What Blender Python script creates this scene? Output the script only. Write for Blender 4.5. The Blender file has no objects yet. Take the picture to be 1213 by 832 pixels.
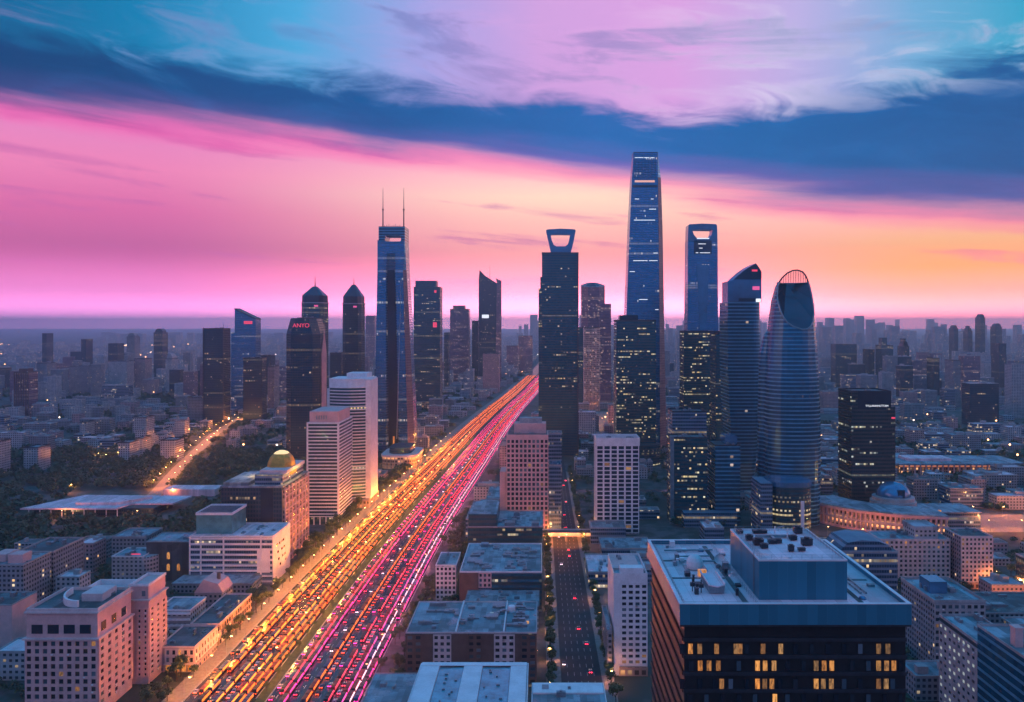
import bpy, bmesh, math, random
import numpy as np
from mathutils import Vector, Matrix
random.seed(7)
R = math.radians
SC = bpy.context.scene
COL = SC.collection

# ------------------------------------------------------------------ camera
cam_data = bpy.data.cameras.new("camera")
cam = bpy.data.objects.new("camera", cam_data)
COL.objects.link(cam)
cam.location = (0, 0, 200)
cam.rotation_euler = (R(90), 0, 0)
cam_data.sensor_width = 36.0
cam_data.lens = 36.0 * 1000 / 1213
cam_data.shift_x = -33.5 / 1213
cam_data.shift_y = -31.0 / 1213
cam_data.clip_start = 1.0
cam_data.clip_end = 90000
SC.camera = cam

# ------------------------------------------------------------------ render settings, exposure
SC.render.engine = 'CYCLES'
SC.view_settings.view_transform = 'Standard'
SC.view_settings.look = 'None'
SC.view_settings.exposure = 0.0
SC.view_settings.gamma = 1.0
SC.view_settings.use_curve_mapping = False
SC.cycles.use_denoising = True
SC.cycles.max_bounces = 4
SC.cycles.diffuse_bounces = 2
SC.cycles.glossy_bounces = 2
SC.cycles.transmission_bounces = 2
SC.cycles.volume_bounces = 3
SC.cycles.sample_clamp_indirect = 4.0
SC.cycles.use_light_tree = True

def lin(c):
    out = []
    for v in c[:3]:
        v /= 255.0
        out.append(v / 12.92 if v <= 0.04045 else ((v + 0.055) / 1.055) ** 2.4)
    return (out[0], out[1], out[2], 1.0)

# ------------------------------------------------------------------ node helper
class NT:
    def __init__(self, tree):
        self.t = tree; self.n = tree.nodes; self.l = tree.links
        for x in list(self.n): self.n.remove(x)
    def put(self, sock, v):
        if hasattr(v, 'is_output'): self.l.new(v, sock)
        else: sock.default_value = v
    def m(self, op, a, b=0.0, c=0.0, clamp=False):
        x = self.n.new('ShaderNodeMath'); x.operation = op; x.use_clamp = clamp
        self.put(x.inputs[0], a); self.put(x.inputs[1], b)
        if len(x.inputs) > 2: self.put(x.inputs[2], c)
        return x.outputs[0]
    def smooth(self, v, lo, hi, t0=0.0, t1=1.0):
        x = self.n.new('ShaderNodeMapRange'); x.interpolation_type = 'SMOOTHSTEP'
        for s, q in zip(x.inputs[:5], (v, lo, hi, t0, t1)): self.put(s, q)
        return x.outputs[0]
    def ramp(self, fac, stops, interp='LINEAR'):
        x = self.n.new('ShaderNodeValToRGB'); cr = x.color_ramp; cr.interpolation = interp
        cr.elements[0].position = stops[0][0]; cr.elements[0].color = stops[0][1]
        cr.elements[1].position = stops[-1][0]; cr.elements[1].color = stops[-1][1]
        for p, c in stops[1:-1]:
            cr.elements.new(p).color = c
        self.put(x.inputs[0], fac)
        return x.outputs[0]
    def curve(self, fac, stops):
        return self.ramp(fac, [(p, (v, v, v, 1)) for p, v in stops], 'B_SPLINE' if len(stops) > 3 else 'LINEAR')
    def mix(self, f, a, b, mode='MIX'):
        x = self.n.new('ShaderNodeMix'); x.data_type = 'RGBA'; x.blend_type = mode; x.clamp_factor = True
        self.put(x.inputs[0], f); self.put(x.inputs[6], a); self.put(x.inputs[7], b)
        return x.outputs[2]
    def noise(self, vec, scale, detail=4, rough=0.55, dist=0.0):
        x = self.n.new('ShaderNodeTexNoise')
        self.put(x.inputs['Vector'], vec); x.inputs['Scale'].default_value = scale
        x.inputs['Detail'].default_value = detail; x.inputs['Roughness'].default_value = rough
        x.inputs['Distortion'].default_value = dist
        return x.outputs[0]
    def xyz(self, x, y, z=0.0):
        c = self.n.new('ShaderNodeCombineXYZ')
        for s, v in zip(c.inputs, (x, y, z)): self.put(s, v)
        return c.outputs[0]
    def sep(self, v):
        s = self.n.new('ShaderNodeSeparateXYZ'); self.l.new(v, s.inputs[0]); return s.outputs
    def white(self, vec):
        x = self.n.new('ShaderNodeTexWhiteNoise'); x.noise_dimensions = '3D'
        self.put(x.inputs['Vector'], vec); return x.outputs[0]

# ------------------------------------------------------------------ dusk sky
SUN_AZ, SUN_EL = 68.0, 5.0            # degrees right of the view direction (+Y), and above the horizon
world = bpy.data.worlds.new("World"); SC.world = world
world.use_nodes = True
w = NT(world.node_tree)
geo = w.n.new('ShaderNodeTexCoord')
dx, dy, dz = w.sep(geo.outputs['Generated'])
az = w.m('MULTIPLY', w.m('ARCTAN2', dx, dy), 57.29578)
el = w.m('MULTIPLY', w.m('ARCSINE', dz), 57.29578)
A = lambda d: (d + 60) / 120.0
an = w.m('DIVIDE', w.m('ADD', az, 60), 120, clamp=True)
# noise in (azimuth, elevation): long streaks that lean with the cloud deck
sl = w.m('ADD', el, w.m('MULTIPLY', az, 0.10))
nz1 = w.noise(w.xyz(w.m('MULTIPLY', az, 0.045), w.m('MULTIPLY', sl, 0.26), 3.1), 1.0, 6, 0.6, 0.5)
nz2 = w.noise(w.xyz(w.m('MULTIPLY', az, 0.05), w.m('MULTIPLY', sl, 0.7), 9.7), 1.0, 5, 0.55, 0.4)
nz3 = w.noise(w.xyz(w.m('MULTIPLY', az, 0.16), w.m('MULTIPLY', sl, 0.55), 5.3), 1.0, 7, 0.62, 0.9)
nA = w.m('SUBTRACT', nz1, 0.5); nB = w.m('SUBTRACT', nz2, 0.5); nC = w.m('SUBTRACT', nz3, 0.5)
E = w.m('DIVIDE', el, 30.0, clamp=True)
e_ = lambda d: d / 30.0
low_l = w.ramp(E, [(0, lin((160, 112, 160))), (e_(2.5), lin((176, 102, 156))), (e_(4.5), lin((190, 88, 146))), (e_(7), lin((212, 100, 156))),
                   (e_(9.5), lin((228, 124, 172))), (e_(12), lin((218, 126, 182)))])
low_c = w.ramp(E, [(0, lin((226, 156, 178))), (e_(3), lin((248, 146, 160))), (e_(5), lin((255, 164, 160))), (e_(7), lin((255, 190, 174))),
                   (e_(8.6), lin((255, 212, 186))), (e_(11), lin((250, 176, 190)))])
low_r = w.ramp(E, [(0, lin((220, 128, 150))), (e_(2), lin((243, 140, 122))), (e_(3.6), lin((252, 152, 84))), (e_(5.2), lin((250, 178, 122))),
                   (e_(7), lin((252, 178, 168))), (e_(9), lin((240, 150, 180)))])
low = w.mix(w.smooth(az, -26, 2), low_l, low_c)
low = w.mix(w.smooth(az, 8, 26), low, low_r)
# mauve streaks in the bright part
st = w.smooth(w.m('ADD', nz2, w.m('MULTIPLY', nC, 0.35)), 0.535, 0.68)
st = w.m('MULTIPLY', st, w.smooth(el, 2.0, 4.5))
low = w.mix(w.m('MULTIPLY', st, 0.62), low, w.mix(w.smooth(az, 0, 22), lin((188, 92, 158)), lin((222, 118, 140))))
# upper sky above the cloud band
up = w.ramp(an, [(A(-50), lin((0, 78, 124))), (A(-33), lin((0, 92, 140))), (A(-25), lin((4, 118, 166))), (A(-16), lin((66, 156, 204))),
                 (A(-8), lin((150, 152, 212))), (A(0), lin((196, 150, 208))), (A(9), lin((206, 150, 210))), (A(17), lin((176, 164, 212))), (A(24), lin((104, 160, 200))),
                 (A(31), lin((24, 150, 184))), (A(50), lin((10, 120, 165)))])
cir = w.smooth(w.m('ADD', nz3, w.m('MULTIPLY', nA, 0.5)), 0.46, 0.70)
up = w.mix(w.m('MULTIPLY', cir, w.smooth(az, -14, 10, 0.14, 0.55)), up, w.mix(w.smooth(az, 2, 16), lin((214, 160, 214)), lin((212, 204, 226))))
dk = w.smooth(w.m('ADD', nz1, w.m('MULTIPLY', nC, 0.6)), 0.54, 0.72)
up = w.mix(w.m('MULTIPLY', dk, 0.45), up, lin((52, 96, 160)))
# dark blue cloud deck between two tilted borders
ebot = w.m('MULTIPLY', w.curve(an, [(0, .40), (A(-32.6), .405), (A(-18.8), .41), (A(-1.9), .355), (A(9.1), .305), (A(19.8), .25), (A(29.8), .222), (1, .2)]), 30)
etop = w.m('MULTIPLY', w.curve(an, [(0, .50), (A(-32.6), .505), (A(-18.8), .52), (A(-8), .52), (A(2), .475), (A(9.1), .435), (A(15), .45), (A(22), .485), (A(29.8), .51), (1, .52)]), 30)
eb = w.m('ADD', el, w.m('ADD', w.m('MULTIPLY', nA, 2.6), w.m('MULTIPLY', nB, 1.8)))
et = w.m('ADD', el, w.m('ADD', w.m('MULTIPLY', nA, 6.0), w.m('MULTIPLY', nC, 4.2)))
b1 = w.m('SUBTRACT', eb, ebot); b2 = w.m('SUBTRACT', et, etop)
in_bot = w.smooth(b1, -0.7, 1.3)
out_top = w.smooth(b2, -0.9, 1.5)
deck = w.ramp(an, [(A(-45), lin((0, 52, 100))), (A(-28), lin((0, 60, 112))), (A(-10), lin((2, 76, 138))), (A(4), lin((24, 94, 164))), (A(14), lin((2, 88, 154))), (A(28), lin((0, 76, 138))), (A(45), lin((0, 62, 118)))])
rim = w.m('MULTIPLY', w.smooth(b1, 0.0, 2.6, 1.0, 0.0), w.smooth(az, -20, 6, 0.25, 0.75))
deck = w.mix(rim, deck, w.mix(w.smooth(az, 6, 24), lin((142, 92, 178)), lin((122, 84, 158))))
deck = w.mix(w.m('MULTIPLY', w.smooth(nz3, 0.4, 0.75), 0.22), deck, lin((34, 112, 180)))
mag = w.m('MULTIPLY', w.m('MULTIPLY', w.smooth(b1, -1.5, -0.1), w.smooth(b1, -0.1, 1.0, 1.0, 0.0)), 0.5)
low = w.mix(mag, low, lin((240, 70, 158)))
sky = w.mix(in_bot, low, deck)
sky = w.mix(out_top, sky, up)
# the rest of the dome: deep blue overhead, dusky blue-mauve behind the viewer
zen = w.ramp(w.m('DIVIDE', el, 90, clamp=True), [(0, lin((14, 92, 146))), (.08, lin((10, 116, 180))), (.3, lin((2, 126, 192))), (.6, lin((44, 126, 188))), (1, lin((48, 116, 180)))])
az2 = w.m('ABSOLUTE', az)
side_pink = w.m('MULTIPLY', w.m('MULTIPLY', w.smooth(az2, 78, 100), w.smooth(az2, 128, 150, 1.0, 0.0)), w.m('MULTIPLY', w.smooth(el, -1, 5), w.smooth(el, 14, 34, 1.0, 0.0)))  # unseen pink patches added at the sides to tint viewer-facing walls
zen = w.mix(side_pink, zen, (1.45, .44, .50, 1))
zen = w.mix(w.smooth(el, 26, 46), zen, w.mix(1.0, zen, (1.7, 1.6, 1.46, 1), 'MULTIPLY'))
sky = w.mix(w.smooth(el, 21.5, 29), sky, zen)
behind = w.smooth(w.m('ABSOLUTE', az), 48, 88)
sky = w.mix(behind, sky, zen)
gl = w.m('ADD', 1.0, w.m('MULTIPLY', w.smooth(el, -0.5, 5.2, 2.6, 0.0), w.m('SUBTRACT', 1.0, behind)))
tint = w.ramp(an, [(A(-40), (1.15, .78, .88, 1)), (A(-14), (1.4, .95, 1.0, 1)), (A(4), (1.5, 1.05, 1.2, 1)), (A(24), (1.4, .95, .9, 1)), (A(45), (.9, .7, .8, 1))])
gl = w.mix(w.m('DIVIDE', w.m('SUBTRACT', gl, 1.0), 2.6), (1, 1, 1, 1), w.mix(1.0, tint, (3.4, 3.4, 3.4, 1), 'MULTIPLY'))
g2 = w.m('MULTIPLY', w.smooth(el, -0.3, 2.4, 1.6, 0.0), w.m('SUBTRACT', 1.0, behind)); g2 = w.m('ADD', 1.0, g2)
gl = w.mix(1.0, gl, w.xyz(g2, w.m('MULTIPLY', g2, 1.0), g2), 'MULTIPLY')
sky = w.mix(1.0, sky, gl, 'MULTIPLY')
sky = w.mix(w.smooth(el, -4, -1, 1.0, 0.0), sky, lin((34, 44, 66)))
nish = w.n.new('ShaderNodeTexSky'); nish.sky_type = 'NISHITA'; nish.sun_disc = False
nish.sun_elevation = R(SUN_EL); nish.sun_rotation = R(SUN_AZ)
bg1 = w.n.new('ShaderNodeBackground'); w.l.new(nish.outputs[0], bg1.inputs[0]); bg1.inputs[1].default_value = 0.004
bg2 = w.n.new('ShaderNodeBackground'); w.l.new(sky, bg2.inputs[0]); bg2.inputs[1].default_value = 1.22
add = w.n.new('ShaderNodeAddShader'); w.l.new(bg1.outputs[0], add.inputs[0]); w.l.new(bg2.outputs[0], add.inputs[1])
wo = w.n.new('ShaderNodeOutputWorld'); w.l.new(add.outputs[0], wo.inputs[0])
world.cycles.sampling_method = 'MANUAL'; world.cycles.sample_map_resolution = 512

# ------------------------------------------------------------------ low sun: last pink light from the right
sun_d = bpy.data.lights.new("sun", 'SUN'); sun = bpy.data.objects.new("sun", sun_d); COL.objects.link(sun)
sun_d.energy = 0.25; sun_d.color = (1.0, 0.50, 0.42); sun_d.angle = R(28)
sv = Vector((math.sin(R(SUN_AZ)) * math.cos(R(SUN_EL)), math.cos(R(SUN_AZ)) * math.cos(R(SUN_EL)), math.sin(R(SUN_EL))))
sun.rotation_euler = (-sv).to_track_quat('-Z', 'Y').to_euler()
sun.location = (600, 200, 400)
HAZE_DENSITY = 0.000078
HAZE_COLOR = (0.58, 0.86, 1.0, 1)

# ================================================================== mesh helpers
class M:
    """Collects shapes into one mesh, in world coordinates."""
    def __init__(self):
        self.v = []; self.f = []; self.mi = []
    def quadlist(self, pts, faces, mi=0):
        b = len(self.v); self.v.extend([tuple(p) for p in pts])
        for f in faces:
            self.f.append([b + i for i in f]); self.mi.append(mi)
    def box(self, x0, x1, y0, y1, z0, z1, mi=0, bottom=False):
        p = [(x0, y0, z0), (x1, y0, z0), (x1, y1, z0), (x0, y1, z0), (x0, y0, z1), (x1, y0, z1), (x1, y1, z1), (x0, y1, z1)]
        f = [(0, 1, 5, 4), (1, 2, 6, 5), (2, 3, 7, 6), (3, 0, 4, 7), (4, 5, 6, 7)]
        if bottom: f.append((3, 2, 1, 0))
        self.quadlist(p, f, mi)
        return self
    def loft(self, secs, mi=0, cap=0, bottom=False):
        """secs: list of (poly [(x,y)..] counter-clockwise, z or list of z)."""
        n = len(secs[0][0]); pts = []
        for poly, z in secs:
            for i, q in enumerate(poly):
                pts.append((q[0], q[1], z[i] if isinstance(z, (list, tuple)) else z))
        f = []
        for s in range(len(secs) - 1):
            for i in range(n):
                j = (i + 1) % n
                f.append((s * n + i, s * n + j, (s + 1) * n + j, (s + 1) * n + i))
        self.quadlist(pts, f, mi)
        k = len(self.v) - n
        if cap is not None:
            self.f.append(list(range(k, k + n))); self.mi.append(cap)
        if bottom:
            self.f.append(list(range(len(self.v) - len(pts), len(self.v) - len(pts) + n))[::-1]); self.mi.append(mi)
        return self
    def prism(self, poly, z0, z1, mi=0, cap=0):
        return self.loft([(poly, z0), (poly, z1)], mi, cap)
    def plate(self, xz, y0, y1, mi=0):
        """outline in x,z (counter-clockwise seen from -y) given thickness from y0 to y1."""
        n = len(xz); pts = [(x, y0, z) for x, z in xz] + [(x, y1, z) for x, z in xz]
        f = [tuple(range(n)), tuple(range(2 * n - 1, n - 1, -1))]
        for i in range(n):
            j = (i + 1) % n
            f.append((i, i + n, j + n, j))
        self.quadlist(pts, f, mi); return self
    def ring(self, outer, inner, y0, y1, mi=0):
        """frame in x,z with a hole; outer and inner have equal counts, counter-clockwise from -y."""
        n = len(outer)
        pts = [(x, y0, z) for x, z in outer] + [(x, y0, z) for x, z in inner] + [(x, y1, z) for x, z in outer] + [(x, y1, z) for x, z in inner]
        f = []
        for i in range(n):
            j = (i + 1) % n
            f += [(i, j, n + j, n + i), (2 * n + j, 2 * n + i, 3 * n + i, 3 * n + j), (j, i, 2 * n + i, 2 * n + j), (n + i, n + j, 3 * n + j, 3 * n + i)]
        self.quadlist(pts, f, mi); return self
    def tube(self, a, b, r0, r1=None, n=8, mi=0, cap=True):
        r1 = r0 if r1 is None else r1
        a = Vector(a); b = Vector(b); d = (b - a).normalized()
        s = d.cross(Vector((0, 0, 1)));
        s = Vector((1, 0, 0)) if s.length < 1e-4 else s.normalized()
        t = d.cross(s)
        pts = []
        for c, r in ((a, r0), (b, r1)):
            for i in range(n):
                q = 2 * math.pi * i / n
                pts.append(c + (s * math.cos(q) + t * math.sin(q)) * r)
        f = [(i, i + n, (i + 1) % n + n, (i + 1) % n) for i in range(n)]
        if cap: f += [tuple(range(n)), tuple(range(2 * n - 1, n - 1, -1))]
        self.quadlist(pts, f, mi); return self
    def lathe(self, cx, cy, prof, n=24, mi=0):
        pts = []
        for r, z in prof:
            for i in range(n):
                q = 2 * math.pi * i / n
                pts.append((cx + r * math.cos(q), cy + r * math.sin(q), z))
        f = []
        for s in range(len(prof) - 1):
            for i in range(n):
                j = (i + 1) % n
                f.append((s * n + i, s * n + j, (s + 1) * n + j, (s + 1) * n + i))
        f.append(tuple(range((len(prof) - 1) * n, len(prof) * n)))
        self.quadlist(pts, f, mi); return self
    def mesh(self, name, origin=(0, 0, 0), smooth=False):
        me = bpy.data.meshes.new(name)
        ox, oy, oz = origin
        me.from_pydata([(x - ox, y - oy, z - oz) for x, y, z in self.v], [], self.f)
        me.polygons.foreach_set('material_index', self.mi)
        uv = me.uv_layers.new(name='uv')
        co = np.array([(x, y, z) for x, y, z in self.v]); out = np.zeros((len(me.loops), 2)); k = 0
        for f in self.f:
            p = co[f]
            nrm = np.zeros(3)
            for i in range(len(f)):
                nrm += np.cross(p[i], p[(i + 1) % len(f)])
            ln = np.linalg.norm(nrm)
            nrm = nrm / ln if ln > 1e-9 else np.array((0, 0, 1.0))
            if abs(nrm[2]) > 0.75:
                out[k:k + len(f)] = p[:, :2]
            else:
                t = np.array((-nrm[1], nrm[0])); t /= np.linalg.norm(t)
                u = p[:, :2] @ t
                out[k:k + len(f), 0] = u - u.min(); out[k:k + len(f), 1] = p[:, 2]
            k += len(f)
        uv.data.foreach_set('uv', out.ravel())
        if smooth: me.polygons.foreach_set('use_smooth', [True] * len(me.polygons))
        me.update(); return me
    def build(self, name, mats, parent=None, smooth=False, **props):
        org = tuple(parent_loc(parent)) if parent else props.pop('origin', (0, 0, 0))
        me = self.mesh(name, org, smooth)
        for m in (mats if isinstance(mats, (list, tuple)) else [mats]): me.materials.append(m)
        o = bpy.data.objects.new(name, me); COL.objects.link(o)
        if parent: o.parent = parent
        else: o.location = org
        for k, v in props.items(): o[k] = v
        return o

def parent_loc(p):
    l = Vector(p.location)
    while p.parent: p = p.parent; l = l + Vector(p.location)
    return l
def thing(name, label, cat, loc, group=None):
    o = bpy.data.objects.new(name, None); COL.objects.link(o); o.location = loc
    o.empty_display_size = 1.0
    o['label'] = label; o['category'] = cat
    if group: o['group'] = group
    return o
def tag(o, label, cat, group=None):
    o['label'] = label; o['category'] = cat
    if group: o['group'] = group
    return o
def mesh_obj(name, me, parent=None, loc=(0, 0, 0), rz=0.0):
    o = bpy.data.objects.new(name, me); COL.objects.link(o); o.location = loc; o.rotation_euler = (0, 0, rz)
    if parent: o.parent = parent
    return o
def copy_tree(o, parent=None):
    c = o.copy(); COL.objects.link(c); c.parent = parent
    for ch in o.children: copy_tree(ch, c)
    return c
def TX(px, Y): return (px - 640) * Y / 1000.0
def TZ(py, Y): return 200 - (py - 385) * Y / 1000.0

# ================================================================== materials
def new_mat(name):
    m = bpy.data.materials.new(name); m.use_nodes = True
    return m, NT(m.node_tree)
def principled(t, base, rough=0.6, metal=0.0, emis=None, strength=0.0, normal=None, spec=None):
    p = t.n.new('ShaderNodeBsdfPrincipled')
    t.put(p.inputs['Base Color'], base); t.put(p.inputs['Roughness'], rough); t.put(p.inputs['Metallic'], metal)
    if emis is not None:
        t.put(p.inputs['Emission Color'], emis); t.put(p.inputs['Emission Strength'], strength)
    if normal is not None: t.l.new(normal, p.inputs['Normal'])
    if spec is not None: p.inputs['Specular IOR Level'].default_value = spec
    o = t.n.new('ShaderNodeOutputMaterial'); t.l.new(p.outputs[0], o.inputs[0])
    return p
def rgb(c): return (c[0], c[1], c[2], 1.0)

def plain(name, col, rough=0.7, metal=0.0, scale=0.25, var=0.35, emis=None, strength=0.0, streak=True):
    """painted or cast surface with stains and patches."""
    m, t = new_mat(name)
    g = t.n.new('ShaderNodeNewGeometry').outputs['Position']
    n1 = t.noise(g, scale, 5, 0.6)
    n2 = t.noise(g, scale * 7, 4, 0.6)
    f = t.m('ADD', t.m('MULTIPLY', n1, 0.65), t.m('MULTIPLY', n2, 0.35))
    f = t.smooth(f, 0.3, 0.7)
    d = [c * (1 - var) for c in col]; l = [min(1, c * (1 + var * 0.45)) for c in col]
    base = t.mix(f, rgb(d), rgb(l))
    principled(t, base, t.m('ADD', t.m('MULTIPLY', n2, 0.25), rough - 0.12, clamp=True), metal, rgb(emis) if emis else None, strength)
    return m
def glow(name, col, strength):
    m, t = new_mat(name)
    principled(t, rgb([0.1 + 0.3 * c for c in col]), 0.5, 0, rgb(col), strength)
    return m

def facade(name, wall, glass=(0.10, 0.22, 0.34), pw=1.6, ph=3.8, fu=0.86, fv=0.70, lit=0.10, rows=0.10, warm=(1.0, 0.62, 0.22), power=1.0,
           metal=0.55, rough=0.14, wrough=0.5, cluster=9.0, jitter=0.035, wmetal=0.0, floors=0.05):
    """curtain wall: window grid in metres, some windows lit, panes tilted a hair so that reflections break up."""
    m, t = new_mat(name)
    uv = t.n.new('ShaderNodeUVMap'); u, v, _ = t.sep(uv.outputs[0])
    oi = t.n.new('ShaderNodeObjectInfo').outputs['Random']
    u = t.m('DIVIDE', u, pw); v = t.m('DIVIDE', v, ph)
    cu = t.m('FLOOR', u); cv = t.m('FLOOR', v); gu = t.m('FRACT', u); gv = t.m('FRACT', v)
    mu = t.m('LESS_THAN', t.m('ABSOLUTE', t.m('SUBTRACT', gu, 0.5)), fu / 2)
    mv = t.m('LESS_THAN', t.m('ABSOLUTE', t.m('SUBTRACT', gv, 0.5)), fv / 2)
    mask = t.m('MULTIPLY', mu, mv)
    nz = t.sep(t.n.new('ShaderNodeNewGeometry').outputs['Normal'])[2]
    mask = t.m('MULTIPLY', mask, t.m('LESS_THAN', t.m('ABSOLUTE', nz), 0.9))
    seed = t.m('MULTIPLY', oi, 97.0)
    r1 = t.white(t.xyz(cu, cv, seed))
    r2 = t.white(t.xyz(t.m('ADD', cu, 31.7), cv, seed))
    cl = t.white(t.xyz(t.m('FLOOR', t.m('ADD', t.m('DIVIDE', cu, cluster), t.m('MULTIPLY', t.white(t.xyz(cv, 3.3, seed)), 5.0))), t.m('ADD', cv, 0.5), seed))
    onrow = t.m('MULTIPLY', t.m('GREATER_THAN', cl, 1 - rows), t.m('GREATER_THAN', r1, 0.3))
    onone = t.m('GREATER_THAN', r1, 1 - lit)
    on = t.m('MULTIPLY', t.m('MAXIMUM', onrow, onone), mask)
    bright = t.m('MULTIPLY', t.m('ADD', t.m('MULTIPLY', r2, r2), 0.12), power)
    # a brighter ceiling strip in the upper part of each lit pane
    bright = t.m('MULTIPLY', bright, t.m('ADD', 0.45, gv))
    fl_ = t.m('GREATER_THAN', t.white(t.xyz(cv, 8.8, seed)), 1 - (floors if rows > 0 else 0)); fb_ = t.m('MULTIPLY', t.m('MULTIPLY', fl_, mask), t.m('MULTIPLY', t.m('ADD', .25, t.m('MULTIPLY', r2, .5)), power * .30))
    wcol = t.mix(t.white(t.xyz(cv, cu, t.m('ADD', seed, 4.0))), rgb(warm), rgb([min(1, warm[0]), min(1, warm[1] * 1.35), min(1, warm[2] * 2.3)]))
    gcol = t.mix(t.m('MULTIPLY', r2, 0.55), rgb(glass), rgb([c * 0.45 for c in glass]))
    g = t.n.new('ShaderNodeNewGeometry')
    ns = t.noise(g.outputs['Position'], 0.09, 4, 0.6)
    wcolr = t.mix(t.smooth(ns, 0.3, 0.7), rgb([c * 0.72 for c in wall]), rgb(wall))
    base = t.mix(mask, wcolr, gcol)
    jit = t.n.new('ShaderNodeTexWhiteNoise'); jit.noise_dimensions = '3D'; t.l.new(t.xyz(cu, cv, t.m('ADD', seed, 9.0)), jit.inputs[0])
    vs = t.n.new('ShaderNodeVectorMath'); vs.operation = 'SUBTRACT'; t.l.new(jit.outputs['Color'], vs.inputs[0]); vs.inputs[1].default_value = (0.5, 0.5, 0.5)
    vm = t.n.new('ShaderNodeVectorMath'); vm.operation = 'SCALE'; t.l.new(vs.outputs[0], vm.inputs[0]); vm.inputs['Scale'].default_value = jitter
    va = t.n.new('ShaderNodeVectorMath'); va.operation = 'ADD'; t.l.new(g.outputs['Normal'], va.inputs[0]); t.l.new(vm.outputs[0], va.inputs[1])
    vn = t.n.new('ShaderNodeVectorMath'); vn.operation = 'NORMALIZE'; t.l.new(va.outputs[0], vn.inputs[0])
    principled(t, base, t.m('ADD', t.m('MULTIPLY', mask, rough - wrough), wrough), t.m('ADD', t.m('MULTIPLY', mask, metal - wmetal), wmetal), wcol, t.m('MAXIMUM', t.m('MULTIPLY', on, bright), fb_), vn.outputs[0])
    return m

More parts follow.
